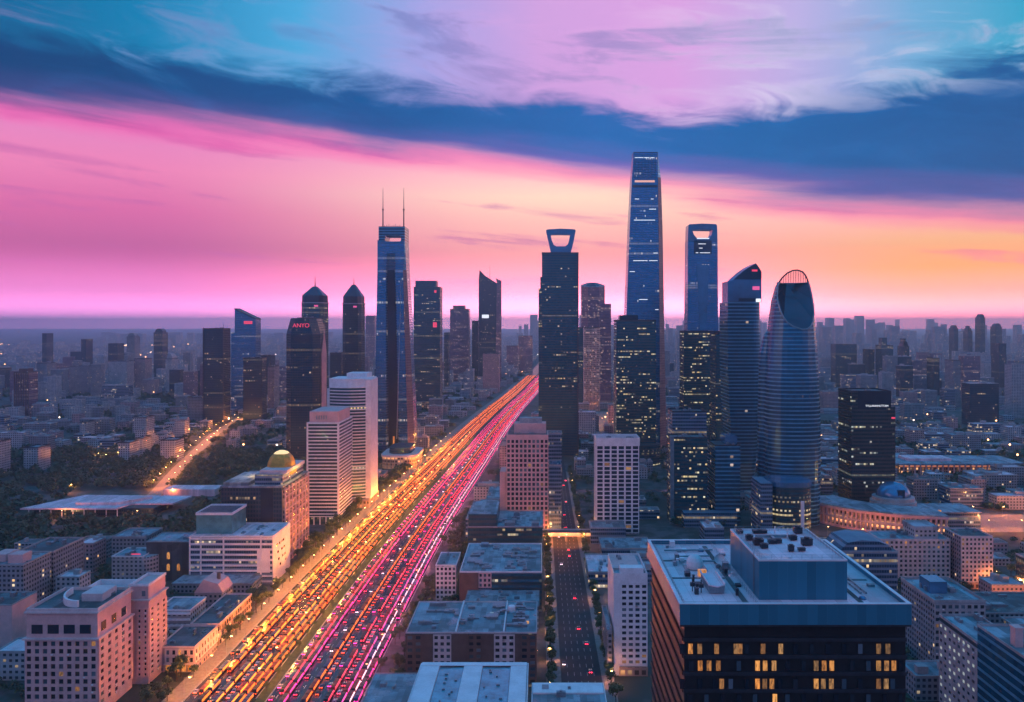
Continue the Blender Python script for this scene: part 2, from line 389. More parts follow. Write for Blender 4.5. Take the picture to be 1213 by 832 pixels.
MAT = {}
def mats():
    G = MAT
    G['asphalt'] = None
    def roofing(name, col, cell, var, rough=.7):
        m, t = new_mat(name); g = t.n.new('ShaderNodeNewGeometry').outputs['Position']; x, y, z = t.sep(g)
        cx = t.m('FLOOR', t.m('DIVIDE', x, cell[0])); cy = t.m('FLOOR', t.m('DIVIDE', t.m('ADD', y, t.m('MULTIPLY', t.white(t.xyz(cx, 1.5, 0)), cell[1])), cell[1]))
        pr_ = t.white(t.xyz(cx, cy, 2.5)); big = t.white(t.xyz(t.m('FLOOR', t.m('DIVIDE', x, cell[0] * 3)), t.m('FLOOR', t.m('DIVIDE', y, cell[1] * 2)), 6.5))
        sx = t.m('LESS_THAN', t.m('FRACT', t.m('DIVIDE', x, cell[0])), .035)
        n1 = t.noise(g, .09, 6, .65); n2 = t.noise(g, .9, 4, .65)
        f = t.m('ADD', t.m('ADD', t.m('MULTIPLY', pr_, .22), t.m('MULTIPLY', big, .30)), t.m('MULTIPLY', n1, .6))
        c = t.mix(t.smooth(f, .3, .85), rgb([k * (1 - var) for k in col]), rgb([min(1, k * (1 + var * .5)) for k in col]))
        c = t.mix(t.m('MULTIPLY', t.smooth(n2, .55, .75), .45), c, rgb([k * .45 for k in col])); c = t.mix(t.m('MULTIPLY', sx, .5), c, rgb([k * .4 for k in col]))
        wet = t.smooth(n1, .56, .64)
        principled(t, t.mix(t.m('MULTIPLY', wet, .4), c, rgb([k * .5 for k in col])), t.m('SUBTRACT', rough, t.m('MULTIPLY', wet, rough - .12))); return m
    G['roof_blue'] = roofing('roof_membrane', (0.27, 0.32, 0.36), (3.2, 9.0), .6)
    G['roof_dark'] = roofing('dark_roof', (0.10, 0.115, 0.125), (4.0, 7.0), .6)
    G['roof_sky_tinted'] = roofing('sky_tinted_white_roof', (0.86, 0.58, 0.62), (2.4, 14.0), .34)  # white membrane with pink sky glow put into its base colour
    G['concrete'] = plain('concrete', (0.34, 0.34, 0.35), 0.8, scale=0.12)
    G['white'] = plain('white_paint', (0.74, 0.72, 0.74), 0.55, scale=0.15, var=0.2)
    G['pink_stone'] = plain('pink_stone', (0.66, 0.40, 0.39), 0.75, scale=0.1, var=0.22)
    G['pale_stone'] = plain('pale_stone', (0.62, 0.50, 0.50), 0.75, scale=0.1, var=0.25)
    G['brown_brick'] = plain('brown_brick', (0.13, 0.085, 0.075), 0.8, scale=0.2)
    G['steel'] = plain('grey_steel', (0.30, 0.33, 0.36), 0.42, 0.7, 0.3)
    G['dark_steel'] = plain('dark_steel', (0.05, 0.06, 0.075), 0.45, 0.5, 0.3)
    G['dark_glass'] = plain('dark_glass', (0.035, 0.07, 0.11), 0.12, 0.55, 0.02, 0.3)
    G['blue_glass'] = plain('blue_glass', (0.10, 0.26, 0.42), 0.14, 0.55, 0.02, 0.3)
    m, t = new_mat('window_glass'); gi = t.n.new('ShaderNodeNewGeometry'); oi = t.n.new('ShaderNodeObjectInfo').outputs['Random']
    rr_ = t.white(t.xyz(oi, gi.outputs['Random Per Island'], 1.7)); hz_ = t.sep(gi.outputs['Position'])[2]
    rm_ = t.ramp(rr_, [(0, (.02, .03, .045, 1)), (.55, (.03, .045, .06, 1)), (.72, (.07, .12, .15, 1)), (.9, (.16, .22, .26, 1)), (1, (.30, .30, .32, 1))], 'CONSTANT')
    principled(t, rm_, t.m('ADD', .08, t.m('MULTIPLY', t.white(t.xyz(rr_, 3.0, 2.0)), .25)), .25); G['window'] = m
    def room(name, col, power):
        m, t = new_mat(name); gi = t.n.new('ShaderNodeNewGeometry'); oi = t.n.new('ShaderNodeObjectInfo').outputs['Random']
        r1 = t.white(t.xyz(oi, gi.outputs['Random Per Island'], 4.1)); r2 = t.white(t.xyz(r1, 2.2, 7.7))
        px_, py_, pz_ = t.sep(gi.outputs['Position'])
        cur = t.noise(t.xyz(t.m('MULTIPLY', px_, 2.2), t.m('MULTIPLY', py_, 2.2), t.m('MULTIPLY', pz_, .7)), 1.0, 3, .6)
        st_ = t.m('MULTIPLY', t.smooth(cur, .3, .62, .25, 1.15), t.m('ADD', .45, r1))
        principled(t, (.12, .09, .06, 1), .25, 0, t.mix(r2, rgb(col), rgb((col[0], col[1] * .75, col[2] * .5))), t.m('MULTIPLY', st_, power)); return m
    G['window_lit'] = room('lit_window', (1.0, 0.46, 0.12), .66)
    G['window_dim'] = room('dimly_lit_window', (1.0, 0.52, 0.18), .32)
    G['window_cool'] = glow('cool_lit_window', (0.75, 0.85, 0.75), 0.35)
    G['lamp'] = glow('lamp_glow', (1.0, 0.55, 0.18), 40.0)
    G['lamp_far'] = glow('far_lamp_glow', (1.0, 0.42, 0.16), 12.0)
    G['lamp_white'] = glow('white_lamp_glow', (1.0, 0.75, 0.6), 7.0)
    G['red_sign'] = glow('red_sign', (1.0, 0.05, 0.12), .8)
    G['pink_sign'] = glow('pink_sign', (1.0, 0.12, 0.35), .8)
    G['white_sign'] = glow('white_sign', (0.9, 0.95, 1.0), 1.1)
    G['gold'] = plain('gold_cladding', (0.72, 0.34, 0.05), 0.45, 0.25, 0.3)
    G['tower_blue'] = facade('blue_curtain_wall', (0.03, 0.10, 0.17), (0.10, 0.36, 0.62), 1.6, 4.0, .9, .8, .006, .02, (1.0, .78, .55), .6, metal=.75)
    G['tower_teal'] = facade('teal_curtain_wall', (0.012, 0.05, 0.06), (0.035, 0.26, 0.36), 2.2, 4.0, .92, .44, .015, .08, (1.0, .66, .26), .75, cluster=9, metal=.7)
    G['tower_lit'] = facade('busy_curtain_wall', (0.012, 0.05, 0.06), (0.035, 0.24, 0.32), 2.0, 4.1, .92, .42, .03, .24, (1.0, .70, .28), .9, cluster=8, metal=.7)
    G['tower_dark'] = facade('dark_curtain_wall', (0.010, 0.036, 0.052), (0.025, 0.14, 0.21), 2.4, 3.6, .7, .6, .02, .02, (1.0, .62, .25), .8, metal=.65)
    G['tower_green'] = facade('green_curtain_wall', (0.012, 0.035, 0.042), (0.025, 0.10, 0.13), 2.2, 4.0, .9, .5, .02, .10, (0.9, .8, .42), .7)
    G['tower_stripe'] = facade('striped_curtain_wall', (0.11, 0.36, 0.50), (0.015, 0.14, 0.24), 3.0, 4.1, 1.01, .66, .006, 0, (1.0, .6, .3), .8, wmetal=.4, wrough=.3)
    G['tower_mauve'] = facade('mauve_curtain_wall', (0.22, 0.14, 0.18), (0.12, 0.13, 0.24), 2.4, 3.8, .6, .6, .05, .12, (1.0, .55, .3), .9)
    G['lattice_flank'] = facade('pale_flank_wall', (0.20, 0.15, 0.17), (0.16, 0.13, 0.18), 2.4, 4.0, .45, .5, .01, .02, (1.0, .5, .3), .6, metal=.2)
    G['lattice_pale'] = facade('pale_lattice_wall', (0.55, 0.40, 0.36), (0.16, 0.10, 0.10), 3.2, 4.6, .5, .6, .25, .2, (1.0, .5, .3), .8, metal=.1)
    G['flat_pale'] = facade('pale_apartment_wall', (0.40, 0.44, 0.47), (0.05, 0.09, 0.12), 3.4, 3.2, .5, .48, .035, .0, (1.0, .6, .25), 1.2, metal=.3)
    G['flat_grey'] = facade('grey_apartment_wall', (0.24, 0.28, 0.31), (0.04, 0.07, 0.10), 3.0, 3.2, .56, .5, .04, .0, (1.0, .58, .22), 1.2, metal=.3)
    G['flat_pink'] = facade('pink_apartment_wall', (0.42, 0.30, 0.31), (0.06, 0.07, 0.09), 3.2, 3.3, .48, .5, .05, .0, (1.0, .55, .22), 1.2, metal=.3)
    G['office_blue'] = facade('blue_office_wall', (0.16, 0.24, 0.32), (0.05, 0.13, 0.22), 1.8, 3.8, .9, .55, .03, .08, (1.0, .66, .3), 1.2)
    G['shop_lit'] = facade('shopping_street_wall', (0.40, 0.27, 0.22), (0.10, 0.07, 0.06), 4.0, 4.2, .62, .62, .30, .15, (1.0, .42, .13), 1.5, metal=.1)
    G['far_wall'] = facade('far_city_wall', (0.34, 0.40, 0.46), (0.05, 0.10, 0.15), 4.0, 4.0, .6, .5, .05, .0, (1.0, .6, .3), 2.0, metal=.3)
    # asphalt
    m, t = new_mat('asphalt'); g = t.n.new('ShaderNodeNewGeometry').outputs['Position']
    gx, gy, gz = t.sep(g)
    n1 = t.noise(t.xyz(t.m('MULTIPLY', gx, .6), t.m('MULTIPLY', gy, .03)), 1.0, 5, .6); n2 = t.noise(g, 1.7, 4, .6)
    f = t.m('ADD', t.m('MULTIPLY', n1, .6), t.m('MULTIPLY', n2, .4))
    principled(t, t.mix(t.smooth(f, .3, .7), (0.028, 0.03, 0.036, 1), (0.062, 0.062, 0.068, 1)), t.m('ADD', .13, t.m('MULTIPLY', n2, .2)))
    G['asphalt'] = m
    # city ground: paved yards, dark planting, tar
    m, t = new_mat('city_ground'); g = t.n.new('ShaderNodeNewGeometry').outputs['Position']
    n1 = t.noise(g, .006, 6, .6); n2 = t.noise(g, .05, 5, .65); n3 = t.noise(g, .4, 3, .6)
    c = t.mix(t.smooth(n2, .42, .58), (0.028, 0.05, 0.034, 1), (0.11, 0.115, 0.12, 1))
    c = t.mix(t.smooth(n1, .48, .60), c, (0.024, 0.046, 0.03, 1))
    c = t.mix(t.m('MULTIPLY', n3, .5), c, (0.05, 0.055, 0.06, 1))
    principled(t, c, .85)
    G['ground'] = m
    m, t = new_mat('grass'); g = t.n.new('ShaderNodeNewGeometry').outputs['Position']
    principled(t, t.mix(t.smooth(t.noise(g, .3, 5, .6), .3, .7), (0.02, 0.045, 0.018, 1), (0.05, 0.085, 0.035, 1)), .9)
    G['grass'] = m
    for nm, a, b in (('leaf_dark', (0.018, 0.05, 0.022), (0.05, 0.095, 0.04)), ('leaf_mid', (0.03, 0.07, 0.026), (0.075, 0.12, 0.045))):
        m, t = new_mat(nm); gg = t.n.new('ShaderNodeNewGeometry')
        r = gg.outputs['Random Per Island']
        c = t.mix(r, rgb(a), rgb(b)); c = t.mix(t.smooth(t.noise(gg.outputs['Position'], .12, 3, .6), .35, .65), c, rgb([x * .7 for x in b]))
        principled(t, c, .6)
        G[nm] = m
    G['bark'] = plain('bark', (0.07, 0.055, 0.045), .9, scale=1.0)
    G['marking'] = plain('road_paint', (0.62, 0.62, 0.60), .6, scale=.8, var=.3)
    G['paving'] = plain('paving', (0.22, 0.21, 0.20), .8, scale=.4)
    G['kerb'] = plain('kerb_stone', (0.36, 0.35, 0.34), .8, scale=.6)
mats()

# ================================================================== haze and ground
m, t = new_mat('haze_air')
pv = t.n.new('ShaderNodeVolumePrincipled')
pv.inputs['Color'].default_value = HAZE_COLOR; pv.inputs['Density'].default_value = HAZE_DENSITY; pv.inputs['Anisotropy'].default_value = 0.72
o = t.n.new('ShaderNodeOutputMaterial'); t.l.new(pv.outputs[0], o.inputs['Volume'])
hz = M(); hz.box(-30000, 30000, -900, 42000, -1.0, 492, 0, True)
hz.build('haze', m, None, kind='stuff')

g = M()
xs = [-29900, -8900, -4000, -2000, -1000, -500, -250, 0, 250, 500, 1000, 2000, 4000, 8900, 29900]; ys = [-880, -200, 200, 600, 1000, 1600, 2400, 4000, 7000, 13400, 41900]
pts = [(x, y, 0) for y in ys for x in xs]; nx = len(xs)
g.quadlist(pts, [(j * nx + i, j * nx + i + 1, (j + 1) * nx + i + 1, (j + 1) * nx + i) for j in range(len(ys) - 1) for i in range(nx - 1)])
g.build('ground', MAT['ground'], None, kind='structure')
OCC = []                                   # footprints already taken: x0, x1, y0, y1
def claim(x0, x1, y0, y1): OCC.append((min(x0, x1), max(x0, x1), y0, y1))
def free(x0, x1, y0, y1, gap=4):
    for a in OCC:
        if x0 - gap < a[1] and x1 + gap > a[0] and y0 - gap < a[3] and y1 + gap > a[2]: return False
    return True

# ================================================================== roads
ROAD = [(-400, -146), (300, -144), (447, -143), (717, -141), (870, -137), (1143, -125), (1600, -108), (2000, -86), (2450, -55), (3450, 0), (5200, 70), (8000, 160)]
def road_x(Y):
    for (a, b), (c, d) in zip(ROAD, ROAD[1:]):
        if Y <= c:
            return b + (d - b) * (Y - a) / (c - a)
    return ROAD[-1][1]
_rx = road_x
def road_c(Y):                                   # smoothed centre line of the motorway
    return sum(_rx(Y + k * 60) for k in (-2, -1, 0, 1, 2)) / 5
def strip(o0, o1, z, y0, y1, step=30.0):
    q = M(); n = max(1, int((y1 - y0) / step)); pts = []
    for i in range(n + 1):
        Y = y0 + (y1 - y0) * i / n; c = road_c(Y)
        pts += [(c + o0, Y, z), (c + o1, Y, z)]
    q.quadlist(pts, [(2 * i, 2 * i + 1, 2 * i + 3, 2 * i + 2) for i in range(n)])
    return q
strip(-47, -9, 0.012, -300, 7000).build('frontage_road', MAT['asphalt'], None, kind='structure')
strip(-3, 48, 0.012, -300, 7000).build('motorway', MAT['asphalt'], None, kind='structure')
strip(-8.8, -3.2, 0.13, -300, 5000).build('grass_verge', MAT['grass'], None, kind='structure')
strip(-58, -47.3, 0.14, 300, 3500).build('pavement', MAT['paving'], None, kind='structure')
k = M()
for o0 in (-47.3, -9.1, -3.3, 47.9):
    for i in range(110):
        a = -100 + i * 40; b = a + 40
        ca, cb = road_c(a) + o0, road_c(b) + o0
        p = [(ca, a, 0), (ca + .3, a, 0), (cb + .3, b, 0), (cb, b, 0), (ca, a, .15), (ca + .3, a, .15), (cb + .3, b, .15), (cb, b, .15)]
        k.quadlist(p, [(0, 3, 7, 4), (1, 5, 6, 2), (4, 7, 6, 5)][::1])
k.build('kerb_stones', MAT['kerb'], None, kind='structure')
LANES_L = [-44.4 + 4.1 * i for i in range(9)]          # frontage carriageway
LANES_M = [-0.6 + 3.85 * i for i in range(13)]         # main carriageway
mk = M()
for arr, hw in ((LANES_L, 2.05), (LANES_M, 1.93)):
    for i, o in enumerate(arr[:-1]):
        Y = 380.0
        while Y < 1500:
            c = road_c(Y) + o + hw; c2 = road_c(Y + 4.5) + o + hw
            mk.quadlist([(c - .09, Y, .02), (c + .09, Y, .02), (c2 + .09, Y + 4.5, .02), (c2 - .09, Y + 4.5, .02)], [(0, 1, 2, 3)])
            Y += 12
    for o in (arr[0] - hw - .2, arr[-1] + hw + .2):
        for i in range(60):
            Y = 380 + i * 40; c = road_c(Y) + o; c2 = road_c(Y + 40) + o
            mk.quadlist([(c - .1, Y, .02), (c + .1, Y, .02), (c2 + .1, Y + 40, .02), (c2 - .1, Y + 40, .02)], [(0, 1, 2, 3)])
mk.build('lane_markings', MAT['marking'], None, kind='structure')
# avenue that runs straight away from the viewer between the lower blocks
AVX0, AVX1 = 8.5, 36.5
def flat(name, x0, x1, y0, y1, z, mat):
    q = M(); q.quadlist([(x0, y0, z), (x1, y0, z), (x1, y1, z), (x0, y1, z)], [(0, 1, 2, 3)]); return q.build(name, mat, None, kind='structure')
flat('avenue', 12, AVX1 - 2, 440, 1420, .012, plain('dry_asphalt', (.035, .04, .046), .9, scale=.15, var=.35))
flat('avenue_pavement', AVX1 - 1.7, AVX1 + 5, 440, 1150, .14, MAT['paving'])
flat('avenue_pavement', 3.5, 11.7, 440, 1150, .14, MAT['paving'])
mk = M()
for i in range(1, 6):
    x = 12 + i * 22.5 / 6
    for j in range(60):
        y = 445 + j * 12; mk.quadlist([(x - .09, y, .02), (x + .09, y, .02), (x + .09, y + 5, .02), (x - .09, y + 5, .02)], [(0, 1, 2, 3)])
mk.build('avenue_markings', MAT['marking'], None, kind='structure')
flat('cross_street', -94, 480, 425, 439.5, .008, MAT['asphalt'])
flat('cross_street', -70, 700, 1010, 1024, .006, MAT['asphalt'])
flat('plaza', -6, 170, 1500, 1950, .010, MAT['paving'])
flat('riverside_road', 428, 1100, 815, 890, .008, MAT['paving'])
claim(428, 1100, 812, 892)
# park road that bends away on the left
pr = [(-440, 900), (-455, 1000), (-505, 1180), (-560, 1400), (-600, 1560), (-640, 1800)]
q = M(); pts = []
for i, (x, y) in enumerate(pr):
    pts += [(x - 9, y, .014), (x + 9, y, .014)]
q.quadlist(pts, [(2 * i, 2 * i + 1, 2 * i + 3, 2 * i + 2) for i in range(len(pr) - 1)])
q.build('park_road', MAT['paving'], None, kind='structure')
claim(AVX0 - 5, AVX1 + 4, 440, 1420)

# ================================================================== building parts
def scatter_plant(m, x0, x1, y0, y1, z, n, rnd, hmax=3.0):
    """air handlers, ducts and tanks on a roof"""
    for i in range(n):
        wx, wy = rnd.uniform(1.2, max(1.6, (x1 - x0) * .16)), rnd.uniform(1.2, max(1.6, (y1 - y0) * .16)); h = rnd.uniform(.8, hmax)
        x = rnd.uniform(x0, max(x0 + .1, x1 - wx)); y = rnd.uniform(y0, max(y0 + .1, y1 - wy))
        m.box(x, x + wx, y, y + wy, z, z + h)
        if rnd.random() < .5: m.tube((x + wx / 2, y + wy / 2, z + h), (x + wx / 2, y + wy / 2, z + h + .5), min(wx, wy) * .35, None, 10)
        if rnd.random() < .25: m.box(x + wx, min(x + wx + rnd.uniform(2, 5), x1), y + wy * .4, y + wy * .4 + .6, z, z + .7)
def plant_parts(b, x0, x1, y0, y1, z, n, rnd, hmax=3.0, mat='steel'):
    for i in range(n):
        q = M(); scatter_plant(q, x0, x1, y0, y1, z, 1, rnd, hmax); q.build(rnd.choice(('air_handler', 'air_handler', 'roof_vent', 'water_tank')), MAT[mat], b)
def each(b, name, mat, items, fn):
    for it in items:
        q = M(); fn(q, it); q.build(name, MAT[mat], b)
def parapet_ring(m, x0, x1, y0, y1, z, h=1.2, th=.4):
    m.box(x0, x1, y0, y0 + th, z, z + h); m.box(x0, x1, y1 - th, y1, z, z + h)
    m.box(x0, x0 + th, y0 + th, y1 - th, z, z + h); m.box(x1 - th, x1, y0 + th, y1 - th, z, z + h)

def front_x(pl, pr, Y, D):
    """world x range of a box whose silhouette (front plus visible side) spans pl..pr in the photo"""
    x0, x1 = TX(pl, Y), TX(pr, Y)
    if pr < 640: x1 = TX(pr, Y + D)
    if pl > 640: x0 = TX(pl, Y + D)
    if x1 - x0 < (TX(pr, Y) - TX(pl, Y)) * .3:
        c = (x0 + x1) / 2; hw = (TX(pr, Y) - TX(pl, Y)) * .3; x0, x1 = c - hw, c + hw
    return x0, x1

def tower(name, label, cat, pl, pr, py, Y, D, mat, roof='roof_dark', par=1.5, plant=5, wallmat='dark_steel', group=None, clm=True):
    x0, x1 = front_x(pl, pr, Y, D); z = TZ(py, Y); rnd = random.Random(int(pl * 31 + Y))
    b = thing(name, label, cat, ((x0 + x1) / 2, Y, 0), group)
    q = M(); q.box(x0, x1, Y, Y + D, 0, z - par); q.build('facade', MAT[mat], b)
    r = M(); parapet_ring(r, x0 - .15, x1 + .15, Y - .15, Y + D + .15, z - par + .01, par); rr = r.build('parapet', MAT[wallmat], b)
    r = M(); r.box(x0 + .3, x1 - .3, Y + .3, Y + D - .3, z - par + .02, z - par + .05); r.build('roof', MAT[roof], b)
    if plant: plant_parts(b, x0 + 1.5, x1 - 1.5, Y + 1.5, Y + D - 1.5, z - par + .05, plant, rnd)
    if clm: claim(x0, x1, Y, Y + D)
    return b, x0, x1, z
def part(b, name, mat, fn, **k):
    q = M(); fn(q); return q.build(name, MAT[mat] if isinstance(mat, str) else mat, b, **k)

def text_part(b, txt, mat, x, y, z, size, parent_name='sign_lettering', depth=.25):
    cu = bpy.data.curves.new('lettering', 'FONT'); cu.body = txt; cu.size = size; cu.extrude = depth; cu.align_x = 'CENTER'
    o = bpy.data.objects.new(parent_name, cu); COL.objects.link(o)
    dg = bpy.context.evaluated_depsgraph_get()
    me = bpy.data.meshes.new_from_object(o.evaluated_get(dg)); bpy.data.objects.remove(o)
    me.materials.clear(); me.materials.append(MAT[mat])
    o = bpy.data.objects.new(parent_name, me); COL.objects.link(o)
    o.parent = b; l = parent_loc(b); o.location = (x - l.x, y - l.y, z - l.z); o.rotation_euler = (R(90), 0, 0)
    return o

# ================================================================== skyline, from the left
# residential tower alone on the far left
b, x0, x1, z = tower('residential_tower', 'lone brown residential tower with ribbed front and lit base, far left', 'tower', 17, 45, 441, 1786, 34, 'tower_mauve', plant=3)
part(b, 'crown', 'brown_brick', lambda q: q.box(x0 + 6, x1 - 6, 1792, 1814, z - 1, z + 7))
each(b, 'facade_rib', 'brown_brick', [x0 + (x1 - x0) * i / 6 for i in range(7)], lambda q, x: q.box(x - .8, x + .8, 1784.6, 1785.95, 6, z))
part(b, 'lit_base', 'shop_lit', lambda q: q.box(x0 - 5, x1 + 4, 1779, 1785.9, 0, 7))

b, x0, x1, z = tower('office_tower', 'dark square tower with flat top beside the slant topped blue tower', 'tower', 241, 273, 389, 1695, 40, 'tower_dark', plant=6)
part(b, 'mast', 'dark_steel', lambda q: q.tube((x0 + 34, 1712, z), (x0 + 34, 1712, z + 9), .4, .2, 6))
part(b, 'corner_fin', 'dark_steel', lambda q: q.box(x0 - .9, x0 + .9, 1693.6, 1694.9, 0, z + 1.2))
part(b, 'corner_fin', 'dark_steel', lambda q: q.box(x1 - .9, x1 + .9, 1693.6, 1694.9, 0, z + 1.2))

# slant topped tower with red sign
Y = 1905; x0, x1 = front_x(278, 309, Y, 36); b = thing('slanted_tower', 'blue tower with sloping roof and red sign near its top', 'tower', ((x0 + x1) / 2, Y, 0))
q = M(); q.plate([(x0, 0), (x1, 0), (x1, TZ(378, Y)), (x0, TZ(366, Y))], Y, Y + 36); q.build('facade', MAT['tower_blue'], b)
part(b, 'roof_edge', 'dark_steel', lambda q: q.plate([(x0 - .5, TZ(366.5, Y)), (x1 + .5, TZ(378.5, Y)), (x1 + .5, TZ(377.4, Y)), (x0 - .5, TZ(365.3, Y))], Y - .6, Y + 36.6))
part(b, 'side_wing', 'tower_blue', lambda q: q.box(x0 - 9, x0 - .1, Y + 3, Y + 30, 0, TZ(394, Y)))
part(b, 'sign', 'red_sign', lambda q: q.box(TX(289, Y), TX(299, Y), Y - 1.0, Y - .3, TZ(384, Y), TZ(380.5, Y)))
claim(x0 - 9, x1, Y, Y + 36)

b, x0, x1, z = tower('office_tower', 'short dark tower in front of the slant topped blue tower', 'tower', 288, 316, 424, 1739, 30, 'tower_dark', plant=4)
part(b, 'mast', 'dark_steel', lambda q: q.tube((x0 + 12, 1750, z), (x0 + 12, 1750, z + 34), .5, .15, 6))
tower('apartment_block', 'narrow pale slab block just behind the short dark tower', 'building', 317, 331, 434, 1960, 40, 'flat_pink', 'concrete', plant=2)
tower('apartment_block', 'dark slim block rising behind short dark tower and pale slab', 'building', 309, 326, 421, 2300, 40, 'tower_dark', plant=2)

def octagon(x0, x1, y0, y1, c):
    return [(x0 + c, y0), (x1 - c, y0), (x1, y0 + c), (x1, y1 - c), (x1 - c, y1), (x0 + c, y1), (x0, y1 - c), (x0, y0 + c)]
# dark chamfered tower with red lettering
Y = 1212; x0, x1 = TX(337, Y), TX(384, Y + 30); zt = TZ(377, Y)
b = thing('chamfered_tower', 'dark chamfered tower with red sign letters high on front', 'tower', ((x0 + x1) / 2, Y, 0))
q = M(); q.loft([(octagon(x0, x1, Y, Y + 52, 9), 0), (octagon(x0, x1, Y, Y + 52, 9), TZ(396, Y)), (octagon(x0 + 6, x1 - 6, Y + 1.5, Y + 50, 9), zt)]); q.build('facade', MAT['tower_dark'], b)
part(b, 'roof', 'roof_dark', lambda q: q.box(x0 + 15, x1 - 15, Y + 12, Y + 42, zt, zt + 1.0))
plant_parts(b, x0 + 16, x1 - 16, Y + 13, Y + 40, zt + 1, 5, random.Random(5), 2)
part(b, 'dark_panel', 'dark_glass', lambda q: q.box(x0 + 9.5, x1 - 10.5, Y - .5, Y + .3, TZ(406, Y), TZ(397, Y)))
text_part(b, 'ANYO', 'red_sign', (x0 + x1) / 2 - 1, Y + .4, TZ(388, Y), 8.4, 'sign_lettering', .3)
def blade(q):
    xx = x1 + .4
    z0, z1, z2 = TZ(540, Y), TZ(420, Y), TZ(391, Y)
    q.quadlist([(xx, Y + 14, z0), (xx, Y + 38, z0), (xx, Y + 40, z1), (xx, Y + 27, z2), (xx, Y + 13, z1), (xx + .8, Y + 14, z0), (xx + .8, Y + 38, z0), (xx + .8, Y + 40, z1), (xx + .8, Y + 27, z2), (xx + .8, Y + 13, z1)],
               [(5, 6, 7, 8, 9), (4, 3, 2, 1, 0), (0, 1, 6, 5), (1, 2, 7, 6), (2, 3, 8, 7), (3, 4, 9, 8), (4, 0, 5, 9)])
part(b, 'side_panel', 'pink_stone', blade)
claim(x0, x1, Y, Y + 52)

# two pyramid capped towers
def pyramid_tower(label, pl, pr, pe, pt, ps, Y, D):
    x0, x1 = front_x(pl, pr, Y, D); c = (x1 - x0) * .16; cx, cy = (x0 + x1) / 2, Y + D / 2
    b = thing('pyramid_tower', label, 'tower', (cx, Y, 0))
    q = M(); q.loft([(octagon(x0, x1, Y, Y + D, c), 0), (octagon(x0, x1, Y, Y + D, c), TZ(pe + 8, Y))]); q.build('facade', MAT['tower_teal' if pl < 400 else 'tower_dark'], b)
    k = .10 * (x1 - x0)
    q = M(); q.loft([(octagon(x0 + .6, x1 - .6, Y + .6, Y + D - .6, c), TZ(pe + 8, Y) + .01), (octagon(x0 + .8, x1 - .8, Y + .8, Y + D - .8, c), TZ(pe, Y)), (octagon(cx - k, cx + k, cy - k, cy + k, k * .5), TZ(pt, Y))]); q.build('pyramid_roof', MAT['dark_glass'], b)
    part(b, 'eaves_band', 'steel', lambda q: q.prism(octagon(x0 - .7, x1 + .7, Y - .7, Y + D + .7, c), TZ(pe + 9.4, Y), TZ(pe + 8.1, Y)))
    part(b, 'mast', 'dark_steel', lambda q: q.tube((cx, cy, TZ(pt, Y) - 1), (cx, cy, TZ(ps, Y)), 1.1, .25, 6))
    part(b, 'sign', 'pink_sign', lambda q: q.box(x1 - c - 9, x1 - c - 2, Y - .6, Y - .2, TZ(pe + 13.5, Y), TZ(pe + 11.5, Y)))
    claim(x0, x1, Y, Y + D)
pyramid_tower('wide tower with pyramid roof behind the dark chamfered tower', 356, 390, 350, 339, 327, 1500, 46)
pyramid_tower('slim tower with pyramid roof beside the twin mast tower', 405, 433, 351, 337, 329, 1700, 46)
tower('office_tower', 'low dark block at the foot of the slim pyramid tower', 'tower', 391, 409, 418, 1800, 40, 'tower_dark', plant=3)
tower('distant_tower', 'hazy mauve slab between pyramid tower and twin mast tower', 'tower', 433, 447, 374, 3900, 70, 'tower_mauve', plant=2)

# white banded office block in front
def banded(b, x0, x1, y0, y1, z0, z1, n, core, band, bh=.36, proud=.45, piers=0):
    q = M(); q.box(x0, x1, y0, y1, z0, z1 - .05); q.build('glazing', MAT[core], b)
    q = M(); fh = (z1 - z0) / n
    for i in range(n + 1):
        za = z0 + fh * i - (fh * bh if i else 0); zb = z0 + fh * i + (.02 if i else fh * bh * .6)
        q.box(x0 - proud, x1 + proud, y0 - proud, y1 + proud, za, min(zb, z1), 0, True)
    q.build('floor_band', MAT[band], b)
Y = 844; x0, x1 = TX(364, Y), TX(401, Y); D = (TX(401, Y) / (417 - 640) * 1000) - Y; zt = TZ(501, Y)
b = thing('office_block', 'white office block ringed by many thin floor bands beside the motorway', 'building', ((x0 + x1) / 2, Y, 0))
banded(b, x0, x1, Y, Y + D, 8, zt, 27, 'tower_dark', 'white', .34)
part(b, 'lobby', 'tower_lit', lambda q: q.box(x0 + 1.5, x1 - 1.5, Y + 1.5, Y + D - 1.5, 0, 8))
each(b, 'column', 'white', [x0 + (x1 - x0 - 1) * i / 5 for i in range(6)], lambda q, x: q.box(x, x + 1, Y, Y + 1, 0, 7.99))
part(b, 'corner_pier', 'white', lambda q: q.box(x1 - 1.2, x1 + .6, Y - .6, Y + 1.2, 8.1, zt + .3))
part(b, 'corner_pier', 'white', lambda q: q.box(x0 - .6, x0 + 1.0, Y - .6, Y + 1.2, 8.1, zt + .3))
part(b, 'penthouse', 'pink_stone', lambda q: (q.box(x0 + 1.5, x1 - 1, Y + 3, Y + D - 6, zt, TZ(488, Y)), ))
each(b, 'roof_louvre', 'steel', range(5), lambda q, i: q.box(x0 + 8 + i * 2.4, x0 + 9.4 + i * 2.4, Y + 2.6, Y + 3.0, zt + 3, zt + 7))
claim(x0, x1, Y, Y + D)

